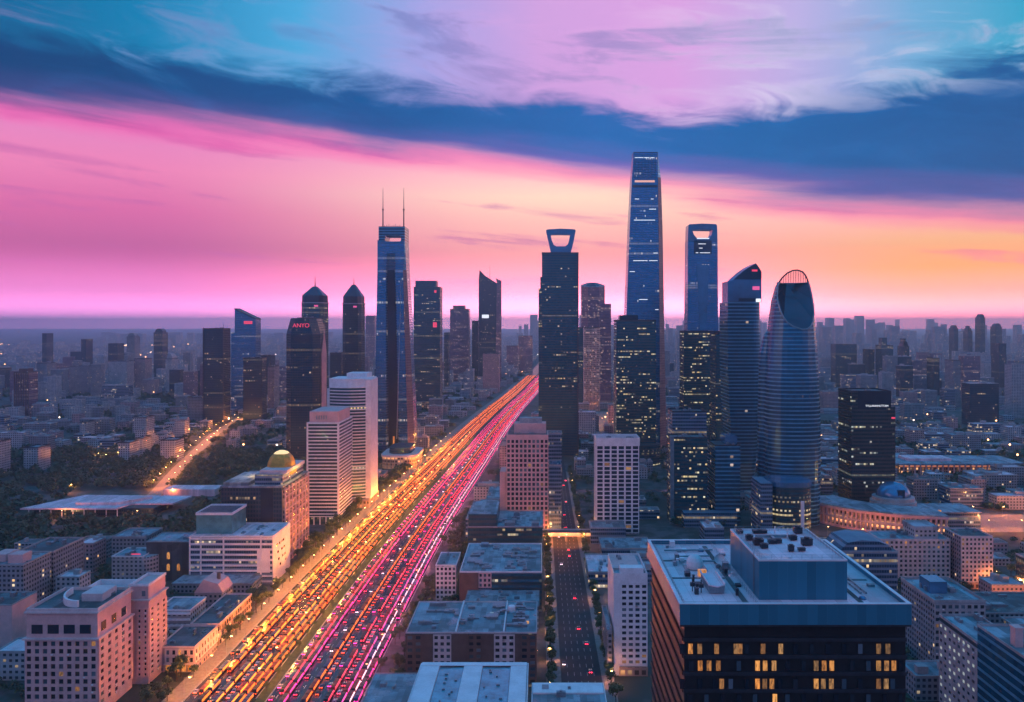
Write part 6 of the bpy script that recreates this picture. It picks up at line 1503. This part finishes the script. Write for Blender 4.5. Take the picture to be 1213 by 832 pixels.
# ================================================================== trees
def crown_mesh(name, seed, n, rx, rz, leaf, mat):
    r = random.Random(seed); q = M()
    lobes = [(Vector((r.uniform(-.55, .55) * rx, r.uniform(-.55, .55) * rx, r.uniform(-.35, .5) * rz)), r.uniform(.4, .62)) for _ in range(7)]
    for i in range(n):
        c, s = r.choice(lobes)
        d = Vector((r.gauss(0, 1), r.gauss(0, 1), r.gauss(0, 1))).normalized() * (r.random() ** .4)
        p = c + Vector((d.x * rx * s, d.y * rx * s, d.z * rz * s))
        nn = (d + Vector((r.uniform(-.6, .6), r.uniform(-.6, .6), r.uniform(-.1, .8)))).normalized()
        u = nn.orthogonal().normalized(); v = nn.cross(u); a = r.uniform(0, 6.28); u, v = u * math.cos(a) + v * math.sin(a), v * math.cos(a) - u * math.sin(a)
        e = leaf * r.uniform(.6, 1.3)
        q.quadlist([p - u * e, p - v * e * .6, p + u * e, p + v * e * .6], [(0, 1, 2, 3)])
    me = q.mesh(name); me.materials.append(MAT[mat]); return me
def trunk_mesh(name, h, r0):
    q = M(); q.tube((0, 0, 0), (.1, .05, h * .6), r0, r0 * .7, 7); q.tube((.1, .05, h * .6), (.0, .1, h), r0 * .7, r0 * .3, 7)
    for k in range(5):
        a = k * 1.3; q.tube((.08, .05, h * (.45 + .08 * k)), (1.5 * math.cos(a), 1.5 * math.sin(a), h * (.75 + .07 * k)), r0 * .4, r0 * .12, 5)
    me = q.mesh(name); me.materials.append(MAT['bark']); return me
CROWNS = [crown_mesh('crown', s, 420, 3.4, 3.0, .62, mt) for s, mt in ((1, 'leaf_dark'), (2, 'leaf_mid'), (3, 'leaf_dark'), (4, 'leaf_mid'))]
TRUNK = trunk_mesh('trunk', 5.5, .28)
protos = []
for i, cm in enumerate(CROWNS):
    tr = thing('street_tree', 'leafy green street tree', 'tree', (0, 0, -50))
    mesh_obj('trunk', TRUNK, tr); mesh_obj('crown', cm, tr, (0, 0, 6.4)); protos.append(tr)
used_proto = [False] * 4
def tree(x, y, s, label, group):
    i = rnd.randrange(4)
    if used_proto[i]: t_ = copy_tree(protos[i])
    else: t_ = protos[i]; used_proto[i] = True
    t_.location = (x, y, 0); t_.rotation_euler = (0, 0, rnd.uniform(0, 6.28)); t_.scale = (s, s, s * rnd.uniform(.9, 1.2))
    t_['label'] = label; t_['group'] = group
n_tree = 0
Y = 440
while Y < 1300 and n_tree < 150:
    c = road_c(Y)
    for o in (-54.5, -62.0):
        if rnd.random() < .72 and free(c + o - 2, c + o + 2, Y - 2, Y + 2, 1):
            tree(c + o + rnd.uniform(-1, 1), Y + rnd.uniform(-2, 2), rnd.uniform(.8, 1.5), 'leafy street tree on the left pavement of the motorway', 'street trees on the left pavement'); n_tree += 1
    Y += 8
Y = 440
while Y < 1150:
    tree(road_c(Y) - 6 + rnd.uniform(-.8, .8), Y, rnd.uniform(.5, .8), 'small round tree on the narrow grass verge of the motorway', 'small trees on the grass verge')
    Y += rnd.uniform(13, 24)
Y = 445
while Y < 1150:
    for x, g_ in ((6.3, 'left'), (39.5, 'right')):
        if True:
            tree(x + rnd.uniform(-.6, .6), Y, rnd.uniform(.8, 1.15), 'dark street tree on the %s pavement of the avenue' % g_, 'street trees on the %s pavement of the avenue' % g_)
    Y += rnd.uniform(8, 12)
i = 0
while i < 80:
    x, y = rnd.uniform(-93, -60), rnd.uniform(440, 900)
    if x > road_c(y) + 51 and free(x - 2, x + 2, y - 2, y + 2, 1):
        tree(x, y, rnd.uniform(.7, 1.2), 'dark tree in the narrow strip right of the motorway', 'trees in the strip right of the motorway'); i += 1
    else: i += .2
i = 0
while i < 30:
    x, y = rnd.uniform(180, 420), rnd.uniform(440, 780)
    if free(x - 2, x + 2, y - 2, y + 2, 1):
        tree(x, y, rnd.uniform(.8, 1.3), 'dark tree among the blocks right of the big flat roof', 'trees among the right hand blocks'); i += 1
    else: i += .2

# woods, parks and garden planting: one mass
def woods(name, spots, per, leaf, mat, seed):
    r = np.random.default_rng(seed); n = len(spots)
    sp = np.array(spots)                                   # x, y, radius, height
    idx = np.repeat(np.arange(n), per)
    d = r.normal(size=(n * per, 3)); d /= np.linalg.norm(d, axis=1)[:, None]; d *= (r.random((n * per, 1)) ** .33)
    d[:, 2] = np.abs(d[:, 2]) * 1.0 - .25
    bump = 1 + .25 * np.sin(d[:, 0] * 5 + idx) * np.cos(d[:, 1] * 6 + idx * 1.7)
    c = np.stack([sp[idx, 0] + d[:, 0] * sp[idx, 2] * bump, sp[idx, 1] + d[:, 1] * sp[idx, 2] * bump, sp[idx, 3] * (.45 + .55 * d[:, 2] * bump)], 1)
    nn = d + r.normal(size=d.shape) * .45; nn[:, 2] += .35; nn /= np.linalg.norm(nn, axis=1)[:, None]
    u = np.cross(nn, np.array([0.3, .2, .93])); u /= np.linalg.norm(u, axis=1)[:, None]; v = np.cross(nn, u)
    e = (leaf * r.uniform(.6, 1.35, (n * per, 1))) * (sp[idx, 2] / 5.0)[:, None]
    P = np.stack([c - u * e, c - v * e * .7, c + u * e, c + v * e * .7], 1).reshape(-1, 3)
    me = bpy.data.meshes.new(name); N = n * per
    me.vertices.add(4 * N); me.vertices.foreach_set('co', P.ravel()); me.loops.add(4 * N); me.loops.foreach_set('vertex_index', np.arange(4 * N, dtype=np.int32))
    me.polygons.add(N); me.polygons.foreach_set('loop_start', np.arange(0, 4 * N, 4, dtype=np.int32))
    me.update(calc_edges=True); me.materials.append(MAT[mat])
    o = mesh_obj(name, me); o['kind'] = 'stuff'; return o
def scatter(xa, xb, ya, yb, n, rr=(4, 7), hh=(8, 14), skip=None):
    out = []
    for i in range(n):
        x, y = rnd.uniform(xa, xb), rnd.uniform(ya, yb)
        if not in_view(x, y, 80): continue
        if road_blocked(x, x, y, y) or near_park_road(x, y, 13): continue
        if not free(x - 2, x + 2, y - 2, y + 2, 2): continue
        if skip and skip(x, y): continue
        out.append((x, y, rnd.uniform(*rr), rnd.uniform(*hh)))
    return out
woods('park_woods', scatter(-900, -228, 720, 1330, 2600, (4.5, 8), (9, 16)), 60, 1.35, 'leaf_dark', 1)
woods('garden_foliage', scatter(-650, -210, 440, 730, 700, (3, 5.5), (5, 10)) + scatter(-60, 330, 820, 1500, 500, (4, 7), (7, 12)) + scatter(85, 235, 250, 770, 180, (3, 5.5), (5, 10)) + scatter(180, 620, 430, 800, 520, (3, 5.5), (5, 10)) + [p_ for p_ in scatter(-93, -56, 440, 950, 420, (2.2, 4), (4, 8)) if p_[0] - p_[2] > road_c(p_[1]) + 50], 60, 1.2, 'leaf_dark', 2)
woods('distant_woods', scatter(300, 1250, 800, 1700, 1300, (5, 9), (7, 13)) + scatter(-1300, -220, 1330, 2300, 1600, (5, 9), (7, 13)) + scatter(-1900, 1900, 2300, 3400, 1500, (8, 15), (8, 14)) + scatter(-340, -60, 900, 2600, 300, (5, 8), (8, 13)), 26, 2.2, 'leaf_dark', 3)

# ================================================================== street lamps
def lamp_proto(name, h, arm, mat, energy, col, head=.55):
    root = thing(name, 'x', 'street lamp', (0, 0, 0))
    q = M(); q.tube((0, 0, 0), (0, 0, h), .14, .09, 7); q.tube((0, 0, h), (arm, 0, h + .5), .08, .06, 6); q.build('pole', MAT['steel'], root)
    q = M(); q.box(arm - head, arm + head, -.22, .22, h + .42, h + .6, 0, True); hd = q.build('lamp_head', MAT['dark_steel'], root)
    q = M(); q.box(arm - head * .9, arm + head * .9, -.26, .26, h + .2, h + .41, 0, True); q.build('lens', MAT[mat], hd)
    ld = bpy.data.lights.new('lamp_light', 'POINT'); ld.energy = energy; ld.color = col; ld.shadow_soft_size = .4
    lo = bpy.data.objects.new('lamp_light', ld); COL.objects.link(lo); lo.parent = root; lo.location = (arm, 0, h - .1)
    return root
ORANGE = (1.0, .27, .03)
L1 = lamp_proto('street_lamp', 11, 3.0, 'lamp', 27000, ORANGE)
first = [True]
def put_lamp(proto, flag, x, y, rz, label, group):
    if flag[0]: t_ = proto; flag[0] = False
    else: t_ = copy_tree(proto)
    t_.location = (x, y, 0); t_.rotation_euler = (0, 0, rz); t_['label'] = label; t_['group'] = group
Y = 452
while Y < 1500:
    c = road_c(Y)
    put_lamp(L1, first, c - 47.8, Y, 0, 'tall orange street lamp on the left pavement of the motorway', 'orange lamps on the left pavement')
    put_lamp(L1, first, c - 8.4, Y + 12, math.pi, 'tall orange street lamp on the grass verge of the motorway', 'orange lamps on the grass verge')
    Y += 30 if Y < 1000 else 50
L2 = lamp_proto('street_lamp', 11, 3.0, 'lamp_far', 15000, (1.0, .22, .30)); f2 = [True]
Y = 470
while Y < 1700:
    put_lamp(L2, f2, road_c(Y) + 49.2, Y, math.pi, 'tall rosy street lamp on the right edge of the motorway', 'rosy lamps on the right edge of the motorway')
    Y += 45 if Y < 1000 else 70
L3 = lamp_proto('street_lamp', 7, 1.4, 'lamp', 4500, (1.0, .34, .14)); f3 = [True]
for i in range(14):
    put_lamp(L3, f3, 4.2, 455 + i * 48, 0, 'short orange street lamp on the left pavement of the avenue', 'orange lamps on the left pavement of the avenue')
    put_lamp(L3, f3, 41.2, 470 + i * 48, math.pi, 'short orange street lamp on the right pavement of the avenue', 'orange lamps on the right pavement of the avenue')
L4 = lamp_proto('street_lamp', 9, 2.0, 'lamp', 13000, (1.0, .28, .07)); f4 = [True]
L5 = lamp_proto('street_lamp', 10, 2.4, 'lamp', 24000, (1.0, .24, .045)); f5 = [True]
for i in range(11):
    put_lamp(L5, f5, 436 + i * 16, 818 + (i % 2) * 66, math.pi / 2 * (1 if i % 2 == 0 else -1), 'orange street lamp lighting the wide street right of the domed hall', 'orange lamps on the street by the domed hall')
for x, y in FLY:
    put_lamp(L4, f4, x, y, math.pi / 2, 'orange street lamp beside the flyover across the avenue', 'orange lamps at the flyover')
for x, y in ((318, 578), (332, 584), (346, 580), (346, 632), (352, 652), (341, 628), (300, 790), (272, 800), (292, 775), (330, 768), (258, 842), (402, 640), (420, 610), (266, 900), (306, 930), (300, 960)):
    put_lamp(L4, f4, x, y, rnd.uniform(0, 6), 'orange street lamp beside the stone blocks and arcade on the right', 'orange lamps around the arcade')
for (x, y) in [(xa + (xb - xa) * f_, ya + (yb - ya) * f_) for (xa, ya), (xb, yb) in zip(pr[1:], pr[2:]) for f_ in (.2, .45, .7, .95)]:
    for k in (-10.5, 10.5): put_lamp(L5, f5, x + k, y + k * .3, 0 if k < 0 else math.pi, 'orange street lamp on the road through the park', 'orange lamps on the park road')
for x, y in ((-490, 866), (-415, 868), (-430, 985), (-560, 1010), (-640, 1240), (-655, 1250), (-630, 1262), (-340, 1210), (-300, 1180)):
    put_lamp(L4, f4, x, y, rnd.uniform(0, 6), 'orange lamp between the dark park trees', 'orange lamps among the park trees')
for i in range(12):
    put_lamp(L5, f5, rnd.uniform(60, 160), rnd.uniform(1500, 1950), 0, 'orange lamp on the pink lit plaza behind the dark towers', 'orange lamps on the plaza')
# lamps seen only as points far away
q = M(); q.tube((0, 0, 0), (0, 0, 9), .25, .2, 5); q.lathe(0, 0, [(.3, 9), (1.1, 9.5), (1.3, 10.2), (.9, 11), (.1, 11.3)], 8, 1)
me_far = q.mesh('street_lamp'); me_far.materials.append(MAT['steel']); me_far.materials.append(MAT['lamp_far'])
me_far2 = me_far.copy(); me_far2.materials[1] = MAT['lamp_white']
nfar = 0
while nfar < 150:
    y = rnd.uniform(1100, 3600); x = rnd.uniform(-.66, .6) * y
    if road_blocked(x, x, y, y) or not free(x - 1, x + 1, y - 1, y + 1, 1) or (in_park(x, y) and rnd.random() < .9): continue
    o = mesh_obj('street_lamp', me_far if rnd.random() < .72 else me_far2, None, (x, y, 0)); nfar += 1
    sd = 'left of' if x < road_c(y) else 'right of'
    tag(o, 'tiny distant street lamp glowing in the hazy city %s the motorway' % sd, 'street lamp', 'tiny distant lamps %s the motorway' % sd)
q = M(); r_ = random.Random(5)
for i in range(900):
    y = r_.uniform(3000, 8500); x = r_.uniform(-.68, .6) * y
    if road_blocked(x, x, y, y): continue
    s = y * .00036; q.box(x - s, x + s, y - s, y + s, 10, 10 + 2 * s, 0 if r_.random() < .75 else 1, True)
q.build('distant_lights', [MAT['lamp_far'], MAT['lamp_white']], None, kind='stuff')

# ================================================================== traffic
paint = [plain('car_paint', c, .3, .2, .5, .1) for c in ((.03, .03, .035), (.35, .35, .37), (.55, .55, .56), (.05, .08, .16), (.22, .03, .03))]
LCOL = {'magenta': glow('magenta_tail_light', (1.0, .015, .22), 16), 'red': glow('red_tail_light', (1.0, .02, .05), 16),
        'amber': glow('amber_head_light', (1.0, .055, .004), 12), 'warm': glow('warm_head_light', (1.0, .10, .010), 12), 'white': glow('white_head_light', (1.0, .62, .72), 13),
        'off_red': glow('dim_tail_light', (1, .03, .03), 2.0), 'off_white': glow('dim_head_light', (1, .85, .7), 2.0)}
def car_body(q, simple=False):
    side = [(-2.2, .35), (2.2, .35), (2.25, .75), (1.15, .92), (.45, 1.42), (-1.15, 1.46), (-1.95, .98), (-2.22, .9)]
    if simple:
        pts = []
        side = [(-2.2, .3), (2.2, .3), (2.2, .85), (.6, 1.4), (-1.2, 1.45), (-2.2, .95)]
    n = len(side)
    pts = [(-.9, y, z) for y, z in side] + [(.9, y, z) for y, z in side]
    f = [tuple(range(n))[::-1] if False else tuple(range(n)), tuple(range(2 * n - 1, n - 1, -1))]
    f += [(i, i + n, (i + 1) % n + n, (i + 1) % n) for i in range(n)]
    q.quadlist(pts, f, 0)
    if not simple:
        q.quadlist([(-.78, 1.1, .97), (.78, 1.1, .97), (.68, .48, 1.41), (-.68, .48, 1.41)], [(0, 1, 2, 3)], 1)
        q.quadlist([(-.78, -1.9, 1.04), (-.68, -1.2, 1.44), (.68, -1.2, 1.44), (.78, -1.9, 1.04)], [(0, 1, 2, 3)], 1)
        for sx in (-.92, .92):
            q.quadlist([(sx, .95, .98), (sx, .4, 1.36), (sx, -1.1, 1.38), (sx, -1.75, 1.0)], [(0, 1, 2, 3)], 1)
            for yy in (-1.35, 1.35): q.tube((sx - .1, yy, .34), (sx + .08, yy, .34), .34, None, 10, 2)
car_me = []
for pm in paint:
    q = M(); car_body(q); me = q.mesh('car'); me.materials.append(pm); me.materials.append(MAT['dark_glass']); me.materials.append(MAT['dark_steel']); car_me.append(me)
def lamp_me(kind, front):
    q = M()
    if front: q.box(-.26, .26, 2.16, 2.34, .56, .80, 0, True)
    else: q.box(-.30, .30, -2.34, -2.16, .64, .90, 0, True)
    me = q.mesh('headlight' if front else 'tail_light'); me.materials.append(LCOL[kind]); return me
lamp_cache = {}
def bus_body(q):
    side = [(-6, .4), (6, .4), (6.05, 1.4), (5.75, 3.0), (5.5, 3.15), (-5.8, 3.15), (-6, 2.9)]
    n = len(side); pts = [(-1.25, y, z) for y, z in side] + [(1.25, y, z) for y, z in side]
    f = [tuple(range(n)), tuple(range(2 * n - 1, n - 1, -1))] + [(i, i + n, (i + 1) % n + n, (i + 1) % n) for i in range(n)]
    q.quadlist(pts, f, 0)
    for yy in (-3.8, 3.9):
        for sx in (-1.27, 1.05): q.tube((sx, yy, .5), (sx + .22, yy, .5), .5, None, 12, 2)
    q.box(-.9, .9, -3.6, -.6, 3.16, 3.42, 0); q.box(-.8, .8, 1.2, 3.2, 3.16, 3.36, 0)
    q.quadlist([(-1.1, 6.06, 1.5), (1.1, 6.06, 1.5), (1.1, 5.79, 2.95), (-1.1, 5.79, 2.95)], [(0, 1, 2, 3)], 1)
def band_box(q, mi=0):
    for sx in (-1.29, 1.252): q.box(sx, sx + .035, -5.5, 5.4, 1.55, 2.75, mi, True)
def bus_lamps(q, mi, front):
    for sx in (-.9, .55):
        if front: q.box(sx, sx + .35, 5.95, 6.12, .75, 1.05, mi, True)
        else: q.box(sx, sx + .35, -6.12, -5.95, .9, 1.5, mi, True)
BAND = {'warm': glow('warm_streak_glow', (1.0, .21, .018), 3.2), 'amber': glow('amber_streak_glow', (1.0, .15, .010), 2.8), 'magenta': glow('magenta_streak_glow', (1.0, .05, .32), 2.3), 'red': glow('red_streak_glow', (1.0, .05, .09), 2.2), 'white': glow('rosy_streak_glow', (1.0, .55, .65), 2.4)}  # glowing bands added to imitate light streaks along the lanes
bus_me = []
for pm in (paint[0], paint[3], paint[4]):
    q = M(); bus_body(q); me = q.mesh('added_bus'); me.materials.append(pm); me.materials.append(MAT['dark_glass']); me.materials.append(MAT['dark_steel']); bus_me.append(me)
def added_bus(x, y, ang, kind, oncoming, label, group):  # long vehicles added as carriers of the streak glow
    o = mesh_obj('added_bus', rnd.choice(bus_me), None, (x, y, .03), ang); tag(o, label, 'added_bus', group)
    me = lamp_cache.get(('band', kind))
    if me is None:
        q = M(); band_box(q); me = q.mesh('streak_band'); me.materials.append(BAND[kind]); lamp_cache[('band', kind)] = me
    mesh_obj('streak_band', me, o)
    hk, tk = (kind, 'off_red') if oncoming else ('off_white', kind)
    for front, k in ((True, hk), (False, tk)):
        me = lamp_cache.get(('added_bus', front, k))
        if me is None:
            q = M(); bus_lamps(q, 0, front); me = q.mesh('headlights' if front else 'tail_lights'); me.materials.append(LCOL[k]); lamp_cache[('added_bus', front, k)] = me
        mesh_obj('headlight_pair' if front else 'tail_light_pair', me, o)
def car(x, y, ang, kind, oncoming, label, group):
    o = mesh_obj('car', rnd.choice(car_me), None, (x, y, .03), ang); tag(o, label, 'car', group)
    hk, tk = (kind, 'off_red') if oncoming else ('off_white', kind)
    for front, k in ((True, hk), (False, tk)):
        me = lamp_cache.setdefault((front, k), None) or lamp_me(k, front); lamp_cache[(front, k)] = me
        for sx in (-.58, .58): mesh_obj('headlight' if front else 'tail_light', me, o, (sx, 0, 0))
lanes = []
# offset, light colour, oncoming, spacing, bus lane
LK = [('amber', 24, 0), ('warm', 14.0, 1), ('amber', 14.2, 1), ('warm', 13, 0), ('warm', 13.9, 1), ('amber', 7.5, 0), ('warm', 14.0, 1), ('amber', 14.4, 1), ('amber', 15, 1)]
for i, o in enumerate(LANES_L): lanes.append((o, LK[i][0], True, LK[i][1], LK[i][2]))
MK = [('magenta', 0, 15, 0), ('red', 0, 15.5, 1), ('magenta', 0, 13.9, 1), ('red', 0, 22, 0), ('white', 1, 38, 0), ('amber', 1, 14.2, 1), ('amber', 1, 7, 0), ('magenta', 0, 30, 0), ('red', 0, 14.5, 1), ('red', 0, 9, 0), ('magenta', 0, 13.9, 1), ('white', 1, 14.6, 1), ('magenta', 0, 14.2, 1)]
for i, o in enumerate(LANES_M): lanes.append((o, MK[i][0], bool(MK[i][1]), MK[i][2], MK[i][3]))
spots = []
for o, kind, onc, sp, isbus in lanes:
    Y = 430 + rnd.uniform(0, 8)
    while Y < 3300:
        if rnd.random() > .06: spots.append((Y, road_c(Y) + o + rnd.uniform(-.2, .2), kind, onc, math.atan2(road_c(Y + 10) - road_c(Y), 10), isbus))
        Y += sp * (rnd.uniform(.95, 1.02) if isbus else rnd.uniform(.85, 1.25) * (1 if Y < 1600 else 1.4))
spots.sort()
TXT = {'magenta': ('%s showing magenta lights', '%s with magenta lights'), 'red': ('%s showing red tail lights', '%s with red lights'),
       'amber': ('%s coming on with amber lights', '%s with amber lights'), 'warm': ('%s coming on with warm yellow lights', '%s with warm lights'), 'white': ('%s coming on with white lights', '%s with white lights')}
far_q = M()
n_car = [0, 0]
for Y, x, kind, onc, a, isbus in spots:
    if Y < 441: continue
    ang = -a + (math.pi if onc else 0); where = 'on the left carriageway' if x < road_c(Y) - 5 else 'on the main carriageway'
    if n_car[isbus] < (190, 270)[isbus]:
        n_car[isbus] += 1; w_, ws_ = (('car', 'cars'), ('added_bus', 'added buses'))[isbus]
        (added_bus if isbus else car)(x, Y, ang, kind, onc, TXT[kind][0] % w_ + ' in dense traffic ' + where, TXT[kind][1] % ws_ + ' ' + where)
    else:
        q = far_q; b0 = len(q.v); t_ = M(); sl_ = list(LCOL).index(kind) + 1
        if isbus:
            t_.box(-1.25, 1.25, -6, 6, .4, 3.15); band_box(t_, 100); bus_lamps(t_, 1, onc)
        else:
            car_body(t_, True)
            if onc: t_.box(-.85, -.3, 2.1, 2.34, .5, .8, 1, True); t_.box(.3, .85, 2.1, 2.34, .5, .8, 1, True)
            else: t_.box(-.88, -.25, -2.34, -2.1, .6, .92, 1, True); t_.box(.25, .88, -2.34, -2.1, .6, .92, 1, True)
        ca, sa = math.cos(ang), math.sin(ang); bl_ = len(LCOL) + 1 + list(BAND).index(kind)
        q.v += [(x + px_ * ca - py_ * sa, Y + px_ * sa + py_ * ca, z_ + .03) for px_, py_, z_ in t_.v]
        q.f += [[b0 + i for i in f] for f in t_.f]; q.mi += [0 if m_ == 0 else (bl_ if m_ == 100 else sl_) for m_ in t_.mi]
far_q.build('distant_traffic', [paint[0]] + list(LCOL.values()) + list(BAND.values()), None, kind='stuff')
for i in range(22):
    ln = rnd.randrange(6); x = 12 + 22.5 / 6 * (ln + .5); y = 448 + rnd.random() ** 1.2 * 640; onc = ln < 3
    car(x, y, math.pi if onc else 0, 'white' if onc else 'red', onc, 'car with %s lights on the dark avenue' % ('white head' if onc else 'red tail'), 'cars with %s lights on the avenue' % ('white head' if onc else 'red tail'))
